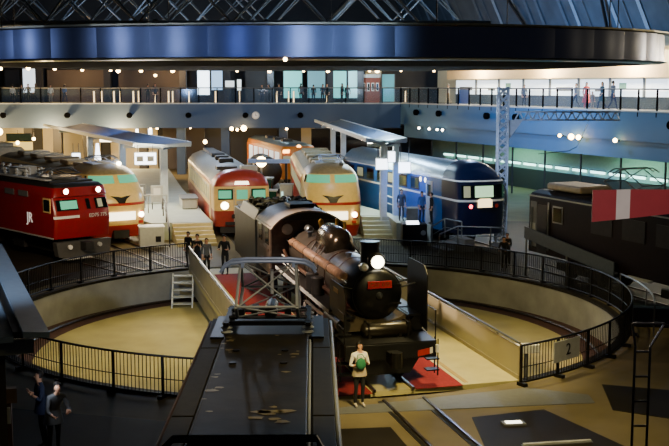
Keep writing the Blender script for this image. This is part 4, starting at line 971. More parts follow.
box('post', (.72, 1.3, 2.4), (.3, .3, 4.75), M['canopy'], canopy((2.75, 57.0), (-.106, .994), 31, 4.85, 2.1, 'white platform canopy over the right platform', (1.0, 20, 27), .36))
struct('platform_left', MB().prism([(-9.5, 55.4), (-6.35, 55.8), (-7.35, 60), (-10.7, 75), (-14.2, 92), (-29, 92), (-20.6, 75), (-12.3, 60)], 0, .9, 'Z'), M['platform'])
struct('platform_right', MB().prism([(1.35, 58.2), (2.9, 58.2), (3.2, 55.0), (4.9, 54.3), (3.35, 58.5), (.5, 66)], 0, .95, 'Z'), M['platform'])
t = thing('platform_steps', 'wide cream steps at the near end of the left platform', 'steps', (-7.85, 55.8, 0), heading(-.25, .968))
for i in range(6): box('step', (.35, -.24-.45*i, (.9-.15*i)/2-.01), (2.0, .46, .88-.15*i), M['step'], t)
t = thing('platform_steps', 'short grey white steps at the near end of the right platform', 'steps', (2.35, 58.2, 0), R(3))
for i in range(5): box('step', (0, -.2-.38*i, (.95-.19*i)/2-.01), (1.8, .39, .93-.19*i), M['platform'], t)
def sidewall(name, label, pts, h, mat):
    t = thing(name, label, 'railing', pts[0]); o = Vector(pts[0])
    q = [Vector(p)-o for p in pts]
    MB().tube([p+Vector((0, 0, h)) for p in q], .035, 6).build('handrail', mat, t, smooth=True); MB().tube([p+Vector((0, 0, h*.55)) for p in q], .02, 6).build('middle_rail', mat, t)
    for p in q: cyl('post', p, p+Vector((0, 0, h)), .03, mat, t, 6)
sidewall('stair_handrail', 'dark handrail slanting down the middle of the cream platform steps', [(-9.35, 58.4, .9), (-8.75, 55.6, .9), (-8.2, 53.0, 0)], 1.0, M['black'])
sidewall('platform_railing', 'pale railing across the left platform behind the grey cabinet', [(-11.6, 59.6, .9), (-10.4, 59.8, .9), (-9.4, 60, .9)], 1.0, M['lgrey'])
for y_ in (0,):
    t = thing('platform_cabinet', 'grey white cabinet with a small dark vent at the end of the left platform', 'cabinet', (-9.15, 53.3, 0), R(14))
    MB().box((0, 0, .5), (1.2, 1.0, 1.0)).build('body', M['lgrey'], t, bevel=.03); box('vent', (.3, -.51, .42), (.26, .03, .28), M['black'], t); box('top', (0, 0, 1.02), (1.26, 1.06, .05), M['white'], t)
t = thing('platform_planter', 'long pale grey box bench on the left platform beside the railcar', 'bench', (-8.6, 63.0, .9), heading(-.2, .98))
MB().box((0, 0, .3), (.9, 2.6, .55)).build('body', M['lgrey'], t, bevel=.04); box('lid', (0, 0, .6), (1.0, 2.7, .06), M['grey'], t); box('plinth', (0, 0, .015), (.8, 2.5, .03), M['under'], t)
sidewall('stair_handrail', 'steel handrail going down from the coach platform, left of two', [(4.9, 53.6, 0), (5.5, 53.2, .45), (6.2, 52.0, .45)], .95, M['steel'])
sidewall('stair_handrail', 'steel handrail going down by the coach, right of two', [(5.0, 50.8, 0), (5.9, 51.0, .35), (7.4, 50.6, .35), (8.0, 50.4, .35)], .95, M['steel'])
t = thing('coach_stairs', 'low pale steps beside the end of the blue coach', 'steps', (5.55, 51.9, 0), R(20))
for i in range(3): box('step', (.5*i-.3, 0, .07+.12*i), (.5, 1.7, .14+.24*i), M['grey'], t)
for y_, lab in ((54.1, 'long low white edged ramp rail in front of the blue coach'),):
    sidewall('ramp_rail', lab, [(2.6, 61.5, .95), (3.6, 57.3, .95)], .9, M['white'])
t = thing('sloping_panel', 'sloping blue grey raised panel in front of the dark brown locomotive', 'barrier', (8.0, 45.0, 0))  # plain sloping blue grey panel on posts
MB().add([(0, 0, 1.6), (2.4, -5.4, .9), (2.4, -5.4, 1.45), (0, 0, 2.1), (.05, .02, 1.6), (2.45, -5.38, .9), (2.45, -5.38, 1.45), (.05, .02, 2.1)], [(0, 1, 2, 3), (4, 7, 6, 5), (0, 4, 5, 1), (3, 2, 6, 7), (0, 3, 7, 4), (1, 5, 6, 2)]).build('panel', paint('raised panel', '#39424e', .5), t)
for k_ in (.02, .5, .97): cyl('post', (2.4*k_+.03, -5.4*k_, 0), (2.4*k_+.03, -5.4*k_, 1.6-.7*k_), .04, M['grey'], t, 8)
t = thing('low_barrier', 'dark blue low barrier block at the right edge beyond the pit', 'barrier', (11.15, 35.3, 0), R(-12))
MB().box((0, 0, .32), (2.3, .5, .6)).build('block', M['navy'], t, bevel=.03); box('foot', (0, 0, .03), (2.4, .6, .06), M['under'], t)
# hanging signs
def sign(name, label, c, d, rz=0, mat=None, hang=None, post=None):
    t = thing(name, label, 'sign', c, rz); box('lit_face', (0, 0, 0), (d[0], .14, d[1]), mat or M['g_sign'], t); box('frame', (0, .03, 0), (d[0]+.08, .12, d[1]+.08), M['lgrey'], t)
    if hang:
        for sx in (-.35, .35): cyl('hanger', (sx*d[0], 0, d[1]/2), (sx*d[0], 0, hang), .02, M['grey'], t, 6)
    if post: cyl('post', (0, .05, -post), (0, .05, -d[1]/2), .04, M['grey'], t, 8)
    return t
s_ = sign('platform_sign', 'wide white lit sign hanging from the left canopy', (-10.4, 59.2, 3.98), (1.15, .62), R(10), hang=.75)
for dx in (-.3, .28): box('text_lines', (dx, -.08, .0), (.36, .02, .3), M['lgrey'], s_)
sign('platform_sign', 'white lit box sign left of the right canopy posts', (2.55, 57.85, 3.78), (.62, .55), 0, hang=.9)
sign('platform_sign', 'white lit box sign right of the right canopy posts', (3.75, 57.6, 3.62), (.62, .55), 0, hang=1.1)
sign('platform_sign', 'narrow white lit sign high on the first right canopy post', (3.05, 57.55, 4.2), (.36, .55), 0, hang=.5)
sign('platform_sign', 'small upright white lit sign left of the glowing cone, under the left canopy', (-15.0, 62.5, 3.75), (.45, .65), R(15), hang=.9)
t = thing('cone_lamp', 'tall glowing white cone lamp standing behind the left gold train', 'lamp', (-13.9, 63.2, 2.4), 0)
MB().lathe([(.42, 0), (.3, .5), (.14, 1.6), (.08, 2.2)], n=16).build('shade', M['g_sign'], t, smooth=True); cyl('post', (0, 0, -2.4), (0, 0, 0), .07, M['grey'], t, 8)
# exhibits on the left platform
for x, y, m, lab in ((-10.2, 61.6, 'lgrey', 'grey information board with white page on the left platform'), (-11.3, 62.2, 'grey', 'dark grey information board beside the pale one on the left platform')):
    t = thing('information_board', lab, 'board', (x, y, .9), R(12)); box('panel', (0, 0, .9), (.7, .08, .95), M[m], t); box('page', (0, -.05, 1.0), (.4, .03, .45), M['white'], t)
    for sx in (-.28, .28): box('leg', (sx, 0, .22), (.06, .06, .44), M['grey'], t)
t = thing('information_stand', 'black information stand with small lit panel below the right platform', 'stand', (4.0, 53.8, 0), R(5))
MB().box((0, 0, .55), (1.25, .7, 1.1)).build('body', M['black'], t, bevel=.03); box('lit_panel', (-.1, -.2, 1.14), (.62, .32, .05), M['g_sign'], t, rx=R(25))
MB().lathe([(.13, 0), (.13, .04)], (.42, -.34, .65), 'Y', 16).build('dial', M['grey'], t)
t = thing('waste_bin', 'grey square bin standing behind the black information stand', 'bin', (4.0, 55.1, .95), R(4)); MB().box((0, 0, .38), (.55, .4, .75)).build('body', M['grey'], t, bevel=.03); box('lid', (0, 0, .78), (.6, .45, .06), M['lgrey'], t)
# glass cases and lamp between the railcar and the right express
t = thing('globe_lamp', 'glowing warm globe lamp beside the railcar roof', 'lamp', (-4.7, 69.2, 0)); MB().sphere((0, 0, 3.1), .34).build('globe', M['g_warm'], t, smooth=True); cyl('post', (0, 0, 0), (0, 0, 2.8), .06, M['grey'], t, 8)
for i, (x, y, w_, h_, m) in enumerate(((-3.75, 62.3, .8, 1.9, 'glassg'), (-2.75, 61.6, .7, 2.3, 'lgrey'), (-4.2, 64.8, .9, 2.4, 'glassg'))):
    t = thing('display_case', ['dark green glass case beside the railcar', 'pale tall case between railcar and gold express', 'tall green glass case behind the others by the railcar'][i], 'case', (x, y, 0), R(-4*i))
    box('cabinet', (0, 0, h_/2), (w_, .7, h_), M[m], t); box('cap', (0, 0, h_+.04), (w_+.08, .78, .08), M['lgrey'], t); box('lit_strip', (-w_*.3, -.37, h_*.55), (.1, .04, h_*.6), glow('case strip', '#a8d8d0', .8), t)
t = thing('dark_wagon', 'small dark wagon with a round tank in the gloom beside the railcar', 'wagon', (-5.0, 74, 0), R(10))
MB().lathe([(.5, 0), (1.0, .15), (1.0, 4.2), (.5, 4.35)], (0, 1, 2.3), 'Y', 18).build('tank', M['blackm'], t, smooth=True); box('frame', (0, -1, 1.1), (2.3, 6, .3), M['blackm'], t)
for y in (-3, 1):
    w = MB(); [w.cyl((sx-.06, y, .46), (sx+.06, y, .46), .46, 18) for sx in (-.56, .56)]; w.build('wheelset', M['blackm'], t)
# catenary frame over the railcar side
t = thing('signal_gantry', 'dark low gantry frame with a pale bar between the railcar and the gold express', 'gantry', (-4.0, 67, 0), R(-6))
for sx in (-1.15, 1.0): box('post', (sx, 0, 1.6), (.14, .14, 3.2), M['black'], t)
box('beam', (-.1, 0, 3.3), (2.6, .2, .25), M['steelblue'], t)

# left under-deck exhibits: warm lit panels, green board
litpanel('lit_board', 'yellow lit board with dark top hanging under the deck behind the left canopy', 'board', (-26.3, 90, 2.55), (2.2, 1.5), M['g_yellow'], M['walld'])
litpanel('dark_board', 'dark green board above the yellow lit board', 'board', (-26.2, 89.6, 3.7), (2.0, .5), paint('green board', '#3c4a2c', .6), M['walld'])
litpanel('lit_board', 'cream lit board right of the dark columns under the deck', 'board', (-20.3, 96.5, 3.4), (1.4, .9), M['g_poster'], M['walld'])
litpanel('lit_board', 'bright white lit board under the deck above the left canopy', 'board', (-17.3, 98, 3.8), (1.5, .5), M['g_sign'], M['walld'])
for i, (px, py, k, Y) in enumerate(((2, 131, .3, 92), (20, 142, .16, 90), (36, 138, .14, 90), (152, 128, .1, 98), (158.5, 127.5, .12, 98), (191.5, 127, .1, 96), (206, 141, .16, 85), (232.5, 128, .17, 94), (238, 129, .12, 94), (244.5, 127.5, .26, 94), (287, 128, .12, 96), (327.5, 127, .12, 94), (362, 138, .14, 86), (113, 127, .1, 97))):
    s = 1077/(Y+.5); t = thing('hanging_lamp', ['warm lamp glowing at the left edge under the deck', 'small warm lamp above the tan old carriage, left', 'small warm lamp above the tan old carriage, right', 'left lamp of a small pair under the deck above the left canopy', 'right lamp of a small pair under the deck above the left canopy', 'small lamp alone under the deck between left canopy and railcar', 'warm lamp hanging above the rear of the railcar', 'left lamp of three in a cluster right of the railcar', 'middle small lamp of three in a cluster right of the railcar', 'right big lamp of three in a cluster right of the railcar', 'small lamp under the deck above the orange lit train', 'small lamp under the deck left of the right canopy', 'lamp glowing behind the right canopy', 'small lamp under the deck over the middle of the left canopy'][i], 'lamp', ((px-334.5)/s, Y, 8-(py-85)/s), 0, 'warm lamps hanging under the deck')
    MB().sphere((0, 0, 0), k, 10, 8).build('bulb', M['g_warm'], t, smooth=True); cyl('stem', (0, 0, 0), (0, 0, max(.2, 4.3-(8-(py-85)/s))), .02, M['black'], t, 6)
# cream train behind the left gold express
t = thing('old_carriage', 'tan old carriage with boxes on its roof far at the left under the deck', 'train', (-23.4, 77.5, 0), heading(-.55, .83))
MB().prism([(-1.4, .7), (-1.4, 3.1), (-.9, 3.55), (.9, 3.55), (1.4, 3.1), (1.4, .7)], 0, 15).build('body', M['roofcream'], t)
for y in (1.5, 4, 6.5, 9): MB().box((0, y, 3.68), (1.2, 1.4, .3)).build('roof_unit', M['roofcream'], t, bevel=.06)
for i in range(7): box('window', (1.41, 1.5+1.9*i, 2.3), (.03, 1.2, .7), M['g_yellow'], t)
bogie(t, 2.6); bogie(t, 12)

# ------------------------------------------------------------------ lattice mast with arm
t = thing('lattice_mast', 'blue white lattice steel mast with a truss arm, right of the blue coach', 'mast', (8.34, 53.6, 0))
w_ = .24
for sx in (-w_, w_):
    for sy in (-w_, w_): box('leg', (sx, sy, 3.95), (.075, .075, 7.9), M['mast'], t)
b = MB(); n = 19
for k in range(n):
    z0, z1 = 7.9*k/n, 7.9*(k+1)/n
    for s1 in (-w_, w_):
        b.bar((-w_, s1, z0), (w_, s1, z1) if k % 2 else (w_, s1, z1), .05, .05); b.bar((w_, s1, z0), (-w_, s1, z1), .05, .05)
        b.bar((s1, -w_, z0), (s1, w_, z1), .05, .05); b.bar((s1, w_, z0), (s1, -w_, z1), .05, .05)
b.build('lattice', M['mast'], t); box('base', (0, 0, .1), (1.0, 1.0, .2), M['grey'], t)
for z in (6.28, 6.68): box('arm_chord', (3.2, 0, z), (5.2, .1, .08), M['mast'], t)
b = MB(); n = 12
for k in range(n): x = .6+5.2*k/n; b.bar((x, 0, 6.28), (x+5.2/n/2, 0, 6.68), .05, .05).bar((x+5.2/n/2, 0, 6.68), (x+5.2/n, 0, 6.28), .05, .05)
b.build('arm_bracing', M['mast'], t)
MB().prism([(.3, 5.3), (1.0, 6.28), (.3, 6.28)], -.04, .04).build('gusset', M['mast'], t)
cyl('tie', (4.3, 0, 6.28), (3.7, 0, 4.95), .015, M['mast'], t, 6); MB().tube([(3.7, 0, 4.95), (3.3, 0, 4.75), (1.8, 0, 4.6)], .02, 6).build('contact_wire', M['black'], t)

# ------------------------------------------------------------------ semaphore signal at the right edge
t = thing('semaphore_signal', 'red semaphore arm with one white stripe reaching in from the right edge', 'signal', (4.95, 14, 0))
arm = MB().prism([(-1.58, 6.22), (-1.27, 6.252), (-1.27, 6.645), (-1.58, 6.64)], -.015, .015).prism([(-1.09, 6.27), (.25, 6.42), (.25, 6.64), (-1.09, 6.65)], -.015, .015)
a_ = arm.build('arm', M['semred'], t); MB().prism([(-1.27, 6.252), (-1.09, 6.27), (-1.09, 6.65), (-1.27, 6.645)], -.015, .015).build('white_stripe', M['white'], a_)
cyl('mast', (.1, .12, 0), (.1, .12, 7.4), .09, M['mast'], t, 14); MB().lathe([(.12, 0), (.1, .1), (.03, .25)], (.1, .12, 7.4), n=14).build('finial', M['mast'], t)
ld = MB()
for x in (-.95, -.75): ld.cyl((x, 0, 0), (x, 0, 4.55), .018, 6)
ld.cyl((-.95, 0, 4.55), (-1.0, 0, 4.86), .018, 6).cyl((-.75, 0, 4.55), (-.57, 0, 4.86), .018, 6).cyl((-1.0, 0, 4.86), (-.57, 0, 4.86), .022, 6).cyl((-.6, 0, 4.86), (.1, .12, 4.6), .018, 6)
for i in range(14): ld.cyl((-.95, 0, 4.48-.34*i), (-.75, 0, 4.48-.34*i), .015, 6)
ld.build('ladder', M['black'], t)

# ------------------------------------------------------------------ shelter at the lower left
t = thing('shelter', 'dark shelter with blue grey sloping roof edge at the lower left', 'shelter', (-6.1, 18.6, 0), heading(-.36, .933))
MB().prism([(.55, 3.62), (1.0, 3.58), (1.0, 3.68), (.55, 3.72)], -.4, 11).build('eave_panel', M['shelter'], t)
MB().prism([(.4, 3.55), (.55, 3.55), (.55, 3.66), (.4, 3.66)], -.1, 11).build('gutter', M['black'], t)
MB().prism([(-1.8, 3.5), (.4, 3.5), (.4, 3.6), (-1.8, 3.62)], -.2, 11).build('roof', M['shelter'], t)
MB().box((-.7, .05, 3.36), (2.9, .12, .26)).build('fascia', paint('shelter fascia', '#5c625f', .5), t)
MB().box((-1.0, 5.5, 1.7), (.12, 10.5, 3.4)).build('wall', M['shelterd'], t)
for y in (.3, 5.5, 10.6): box('post', (.2, y, 1.72), (.14, .14, 3.45), M['shelterd'], t)
b = thing('wooden_post_box', 'brown wooden post with a pale tilted box under the shelter roof', 'sign post', (-6.75, 21.6, 0), R(10)); box('post', (0, 0, .75), (.14, .14, 1.5), M['wood'], b); box('head', (0, 0, 1.65), (.36, .2, .3), paint('pale wood', '#7a6450', .6), b, rz=R(10)); box('paper', (-.02, -.12, 1.25), (.16, .02, .35), M['lgrey'], b)
# ------------------------------------------------------------------ people
def body_mesh(pose, turn=0.0):
    V = []; Rr = []; E = []; roots = []; part = []
    def v(p, r, c): V.append(Vector(p)); Rr.append(r); part.append(c); return len(V)-1
    def chain(start, pts):
        k = start
        for p, r, c in pts: n = v(p, r, c); E.append((k, n)); k = n
        return k
    lean = pose.get('lean', 0.0)
    pel = v((0, 0, .95), .135, 2); roots.append(pel)
    ab = chain(pel, [((0, -lean*.2, 1.1), .125, 1), ((0, -lean*.55, 1.27), .14, 1), ((0, -lean*.8, 1.40), .115, 1)])
    nk = chain(ab, [((0, -lean*.9-.005, 1.485), .052, 0), ((0, -lean-.012, 1.555), .072, 0), ((0, -lean-.012, 1.625), .092, 0), ((0, -lean-.006, 1.685), .07, 0)])
    hc = Vector((0, -lean-.012, 1.61))
    for s, nm in ((-1, 'L'), (1, 'R')):
        el, wr = pose.get('arm'+nm, ((.225, .03, 1.13), (.215, -.04, .88)))
        el = Vector((s*el[0], el[1]-lean*.6, el[2])); wr = Vector((s*wr[0], wr[1]-lean*.6, wr[2]))
        sh = chain(ab, [((s*.17, -lean*.75, 1.405), .068, 1)])
        chain(sh, [(el, .046, 1), (el.lerp(wr, .5), .042, 1), (wr, .029, 0)])
        h = (wr-el).normalized(); up = Vector((0, -1, 0)) if abs(h.y) < .7 else Vector((0, 0, 1))
        side = h.cross(up).normalized(); curl = side.cross(h).normalized()
        w2 = v(wr+h*.005, .026, 0); roots.append(w2); pe = chain(w2, [(wr+h*.045, .034, 0), (wr+h*.085, .034, 0)])
        for q, ln in ((-.03, .062), (-.01, .075), (.011, .07), (.03, .055)):
            b0 = wr+h*.07+side*q; f0 = v(b0, .011, 0); roots.append(f0)
            chain(f0, [(b0+h*ln*.5+curl*.006, .0095, 0), (b0+h*ln*.85+curl*.025, .009, 0), (b0+h*ln*.95+curl*.045, .0075, 0)])
        tb = wr+h*.03-side*.025*s; f0 = v(tb, .012, 0); roots.append(f0)
        chain(f0, [(tb-side*.03*s+h*.025+curl*.012, .011, 0), (tb-side*.036*s+h*.055+curl*.024, .009, 0)])
        kn, an = pose.get('leg'+nm, ((.095, -.02, .50), (.1, .03, .09)))
        kn = Vector((s*kn[0], kn[1], kn[2])); an = Vector((s*an[0], an[1], an[2]))
        hp = chain(pel, [((s*.09, 0, .87), .092, 2)])
        ak = chain(hp, [(Vector((s*.09, 0, .87)).lerp(kn, .5), .078, 2), (kn, .056, 2), (kn.lerp(an, .35)+Vector((0, .012, 0)), .055, 2), (an, .036, 2)])
        chain(ak, [(an+Vector((s*.005, -.06, -.045)), .038, 3), (an+Vector((s*.01, -.16, -.055)), .03, 3)])
        e0 = v(hc+Vector((s*.066, .01, .0)), .014, 0); roots.append(e0); chain(e0, [(hc+Vector((s*.082, .018, .022)), .013, 0)])
    n0 = v(hc+Vector((0, -.075, .012)), .012, 0); roots.append(n0); chain(n0, [(hc+Vector((0, -.098, -.012)), .013, 0)])
    me = bpy.data.meshes.new('person'); me.from_pydata([tuple(p) for p in V], E, [])
    o = bpy.data.objects.new('person_source', me); C.objects.link(o)
    sk = o.modifiers.new('skin', 'SKIN'); sk.use_smooth_shade = True
    for d, r in zip(me.skin_vertices[0].data, Rr): d.radius = (r, r); d.use_root = False
    for r in roots: me.skin_vertices[0].data[r].use_root = True
    ss = o.modifiers.new('smooth', 'SUBSURF'); ss.levels = 1; ss.render_levels = 1
    dg = bpy.context.evaluated_depsgraph_get(); out = bpy.data.meshes.new_from_object(o.evaluated_get(dg)); out.name = 'person'
    bpy.data.objects.remove(o)
    segs = [(V[a], V[b], part[b]) for a, b in E]
    def near(p):
        best = (9, 0)
        for a, b, c in segs:
            ab_ = b-a; t_ = max(0, min(1, (p-a).dot(ab_)/max(ab_.length_squared, 1e-9))); d = (p-(a+ab_*t_)).length
            if d < best[0]: best = (d, c)
        return best[1]
    out.materials.clear()
    for m in ('skin', 'c_grey', 'c_navy', 'shoed'): out.materials.append(M[m])
    for p in out.polygons: p.material_index = near(p.center); p.use_smooth = True
    ca, sa = math.cos(turn), math.sin(turn)
    for w in out.vertices:
        p = w.co
        if p.z > 1.5 and abs(p.x) < .13:
            x, y = p.x*.86, p.y-hc.y; p.x, p.y = x*ca-y*sa, hc.y+x*sa+y*ca
        elif .84 < p.z < 1.46 and abs(p.x) < .2: p.y = (p.y+lean*(p.z-.95)*1.6)*.74-lean*(p.z-.95)*1.6
    return out, hc
def hair_mesh(hc, turn=0.0, long=False, bun=False):
    bm = bmesh.new(); bmesh.ops.create_uvsphere(bm, u_segments=14, v_segments=10, radius=1)
    bmesh.ops.delete(bm, geom=[f for f in bm.faces if (f.calc_center_median().y < -.35 and f.calc_center_median().z < .45) or f.calc_center_median().z < (-.5 if not long else -.8)], context='FACES')
    for w in bm.verts: w.co = Vector((w.co.x*.088, w.co.y*.105+.014, w.co.z*.112+.035))
    if long: bmesh.ops.create_uvsphere(bm, u_segments=10, v_segments=8, radius=1, matrix=Matrix.Translation((0, .07, -.08)) @ Matrix.Diagonal((.075, .05, .15, 1)))
    if bun: bmesh.ops.create_uvsphere(bm, u_segments=8, v_segments=6, radius=.045, matrix=Matrix.Translation((0, .12, .06)))
    bmesh.ops.transform(bm, matrix=Matrix.Translation(hc) @ Matrix.Rotation(turn, 4, 'Z'), verts=bm.verts)
    me = bpy.data.meshes.new('hair'); bm.to_mesh(me); bm.free(); me.materials.append(M['hair'])
    for p in me.polygons: p.use_smooth = True
    return me
POSE = dict(
    stand=dict(),
    walk=dict(legL=((.09, -.16, .52), (.09, -.24, .1)), legR=((.09, .02, .5), (.09, .28, .16)), armL=((.26, .1, 1.14), (.25, .12, .9)), armR=((.25, -.06, 1.13), (.22, -.22, .95))),
    rail=dict(lean=.1, armL=((.25, -.08, 1.14), (.17, -.32, 1.13)), armR=((.25, -.08, 1.14), (.17, -.32, 1.13))),
    hold=dict(armL=((.25, .02, 1.12), (.11, -.2, 1.14)), armR=((.26, .02, 1.12), (.13, -.2, 1.2))),
    phone=dict(lean=.06, armL=((.24, -.06, 1.13), (.1, -.28, 1.26)), armR=((.24, -.06, 1.13), (.09, -.28, 1.24))),
    bend=dict(lean=.24, armL=((.26, -.12, 1.1), (.18, -.34, 1.02)), armR=((.26, -.12, 1.1), (.16, -.36, 1.05))),
)
BODIES = {}
def person(label, loc, rz, pose='stand', top='c_grey', bottom='c_navy', shoe='shoed', hair='short', h=1.7, group=None, turn=0.0, skirt=None):
    key = (pose, round(turn, 2))
    if key not in BODIES: BODIES[key] = body_mesh(POSE[pose], turn)
    me, hc = BODIES[key]
    o = bpy.data.objects.new('person', me); C.objects.link(o); o.location = loc; o.rotation_euler.z = rz; o.scale = (h/1.74,)*3
    tag(o, label, 'person', group)
    for i, m in enumerate(('skin', top, bottom, shoe)): o.material_slots[i].link = 'OBJECT'; o.material_slots[i].material = M[m]
    hk = ('hair', key, hair)
    if hk not in BODIES: BODIES[hk] = hair_mesh(hc, turn, hair == 'long', hair == 'bun')
    g = bpy.data.objects.new('hair', BODIES[hk]); C.objects.link(g); g.parent = o
    if skirt:
        z0, z1, m, k = skirt; s = MB()
        pr = [(.17, z1), (.18+.5*k*.1, (z0+z1)/2), (.19+k*.1, z0)]; n = 16; vs = []
        for r, z in pr: vs += [(r*math.cos(2*PI*i/n), r*.78*math.sin(2*PI*i/n), z) for i in range(n)]
        s.add(vs, [(q*n+i, q*n+(i+1) % n, (q+1)*n+(i+1) % n, (q+1)*n+i) for q in range(2) for i in range(n)]); s.build('skirt' if k > .5 else 'shirt_hem', M[m], o, smooth=True)
    return o
def face(o, pose, turn=0.0):
    hc = BODIES[(pose, round(turn, 2))][1]; Rz = Matrix.Rotation(turn, 3, 'Z')
    for s in (-1, 1): MB().sphere(tuple(hc+Rz @ Vector((s*.03, -.078, .025))), (.012, .008, .008), 8, 6).build('eye', M['c_black'], o)
    MB().sphere(tuple(hc+Rz @ Vector((0, -.08, -.045))), (.024, .008, .007), 8, 6).build('mouth', paint('lips', '#8a4438', .5), o)

# the woman in white before the steam locomotive
w = person('woman in a white top and black trousers holding a green bag before the steam locomotive', (.62, 26.15, .02), R(18), 'hold', 'c_white', 'c_black', 'shoe', 'long', 1.66, turn=R(35), skirt=(.84, 1.06, 'c_beige', .2))
face(w, 'hold', R(35))
gb = thing('shoulder_bag', 'green rounded bag held against the chest of the woman in white', 'bag', (.66, 25.94, 1.02), R(18))
MB().sphere((0, .02, .14), (.13, .08, .15), 16, 10).build('body', M['c_green'], gb, smooth=True); MB().tube([(-.1, .02, .28), (-.06, .08, .36), (.06, .08, .36), (.1, .02, .28)], .012, 6).build('strap', M['c_green'], gb)
# two visitors bottom left
a = person('visitor in dark jacket looking down at a glowing phone beside the shelter', (-6.45, 23.1, 0), R(-60), 'phone', 'c_navy', 'c_black', 'shoed', 'short', 1.78, skirt=(.8, 1.15, 'c_navy', .35)); face(a, 'phone')
a = person('visitor in grey top bending forward beside the one with a phone, lower left', (-6.1, 22.65, 0), R(40), 'bend', 'c_grey', 'c_black', 'shoed', 'long', 1.68, skirt=(.75, 1.1, 'c_grey', .4)); face(a, 'bend')
t = thing('mobile_phone', 'glowing phone held by the visitor in the dark jacket', 'phone', (-6.13, 22.9, 1.3), R(-60)); box('case', (0, 0, 0), (.075, .012, .15), M['black'], t, rx=R(-40)); box('screen', (0, .01, .003), (.065, .008, .135), M['g_poster'], t, rx=R(-40))
# by the tender
person('visitor in dark coat at the end of the bridge parapet, leftmost by the tender', (-6.5, 47.35, 0), R(-30), 'stand', 'c_black', 'c_black', h=1.55)
person('visitor in black with raised hands, second from the parapet end', (-5.85, 45.4, 0), R(10), 'phone', 'c_black', 'c_navy', h=1.72)
person('visitor in dark grey coat, third from the parapet end', (-5.4, 44.95, 0), R(20), 'stand', 'c_grey', 'c_black', hair='long', h=1.6)
person('visitor in black coat standing alone close to the tender', (-4.65, 45.2, 0), R(-10), 'rail', 'c_black', 'c_black', h=1.72)
lamp('POINT', 'face_fill', (-6.05, 22.25, 1.75), 5, '#e8f0ff', size=.1)  # added fill in front of both faces, apart from the phone
# on the coach platform
person('visitor in blue shirt standing on the platform by the coach door', (4.5, 55.15, .95), R(25), 'stand', 'c_blue', 'c_navy', h=1.62)
person('visitor in black suit on the platform nearest the coach door', (4.95, 54.75, .95), R(-80), 'stand', 'c_black', 'c_black', h=1.6)
person('visitor in grey behind the grey bin on the right platform', (3.5, 56.0, .95), R(10), 'stand', 'c_grey', 'c_grey', h=1.65)
# at the right fence
person('visitor in dark clothes bending behind the right pit fence', (7.4, 46.3, 0), R(-20), 'bend', 'c_black', 'c_black', 'shoed', 'long', 1.5)
person('visitor in black jacket standing behind the bending one at the right fence', (7.7, 47.4, 0), R(-30), 'phone', 'c_black', 'c_black', h=1.5)
# visitors on the upper level
def up(px, Y): return ((px-334.5)/1077*(Y*.992+.2), Y, FZ)
rows = [(13, 96.0, 'stand', 'c_white', 'c_black', 'visitor in a white shirt at the far left upper rail'), (22, 97.0, 'walk', 'c_navy', 'c_black', 'visitor in navy walking at the far left upper level'),
        (29, 96.2, 'rail', 'c_brown', 'c_black', 'visitor in brown leaning on the upper rail far left'), (36, 97.5, 'walk', 'c_black', 'c_black', 'visitor in black walking behind the brown one, far left upper level'),
        (51, 96.3, 'stand', 'c_white', 'c_beige', 'visitor all in white standing alone at the left upper rail'), (65, 97.2, 'walk', 'c_blue', 'c_navy', 'visitor in blue walking right of the one in white, upper level'),
        (148, 96.0, 'rail', 'c_black', 'c_black', 'visitor in black at the upper rail, left of a close pair'), (155.5, 96.1, 'stand', 'c_navy', 'c_black', 'visitor in navy at the upper rail, right of a close pair'),
        (262, 97.5, 'walk', 'c_black', 'c_navy', 'visitor in black before the white lit case left of the cyan bay'), (269.5, 97.0, 'rail', 'c_teal', 'c_black', 'visitor in teal coat at the left edge of the cyan bay'), (279, 98, 'stand', 'c_black', 'c_black', 'visitor in black in front of the wide cyan bay'),
        (301, 98.5, 'stand', 'c_grey', 'c_black', 'visitor in grey just right of the wide cyan bay'), (313.5, 97.0, 'stand', 'c_black', 'c_navy', 'tall visitor in black at the middle of the upper rail'), (322.5, 97.3, 'rail', 'c_navy', 'c_black', 'visitor in navy right of the tall one at the upper rail'),
        (327, 98.2, 'stand', 'c_teal', 'c_black', 'visitor in dark teal half behind the one in navy on the upper level'), (342, 96.8, 'stand', 'c_black', 'c_black', 'visitor in black left of the red brick front, upper level'), (347.5, 97.0, 'walk', 'c_grey', 'c_black', 'visitor in grey walking just left of the red brick front')]
for i, (px, Y, po, tp, bt, lab) in enumerate(rows):
    person(lab, up(px, Y), R([180, 20, 0, -60, 10, 160][i % 6]), po, tp, bt, hair=('short', 'long')[i % 2], h=1.66+.04*(i % 4), group='visitors on the upper walkway')
def upr(px, off):
    k = (px-334.5)/1077; L = (k*((95+.39*off)*.992+.2)-5.8-.92*off)/(.39+k*.92*.992); return rw(L, off, FZ)
rr = [(575.5, 2.2, 'walk', 'c_grey', 'c_black', 1.75, None, 'visitor in pale grey walking on the right walkway behind the others'), (586, 1.3, 'stand', 'c_red', 'c_red', 1.82, (.45, 1.0, 'c_red', 1.0), 'visitor in a coral red dress on the right walkway'),
      (592, .9, 'stand', 'c_beige', 'c_beige', 1.2, None, 'small child in beige beside the coral red dress on the right walkway'), (601.5, 1.3, 'walk', 'c_teal', 'c_navy', 1.84, (.55, 1.0, 'c_teal', .8), 'visitor in dark teal with bag walking left of the tall man'),
      (612.5, 1.1, 'walk', 'c_grey', 'c_navy', 1.9, None, 'tall man in grey shirt striding at the right end of the walking party'), (524, 2.4, 'stand', 'c_grey', 'c_black', 1.65, None, 'visitor in grey behind the glass left of the truss arm'), (448, 1.5, 'walk', 'c_white', 'c_beige', 1.68, None, 'visitor in white near the corner of the upper walkway')]
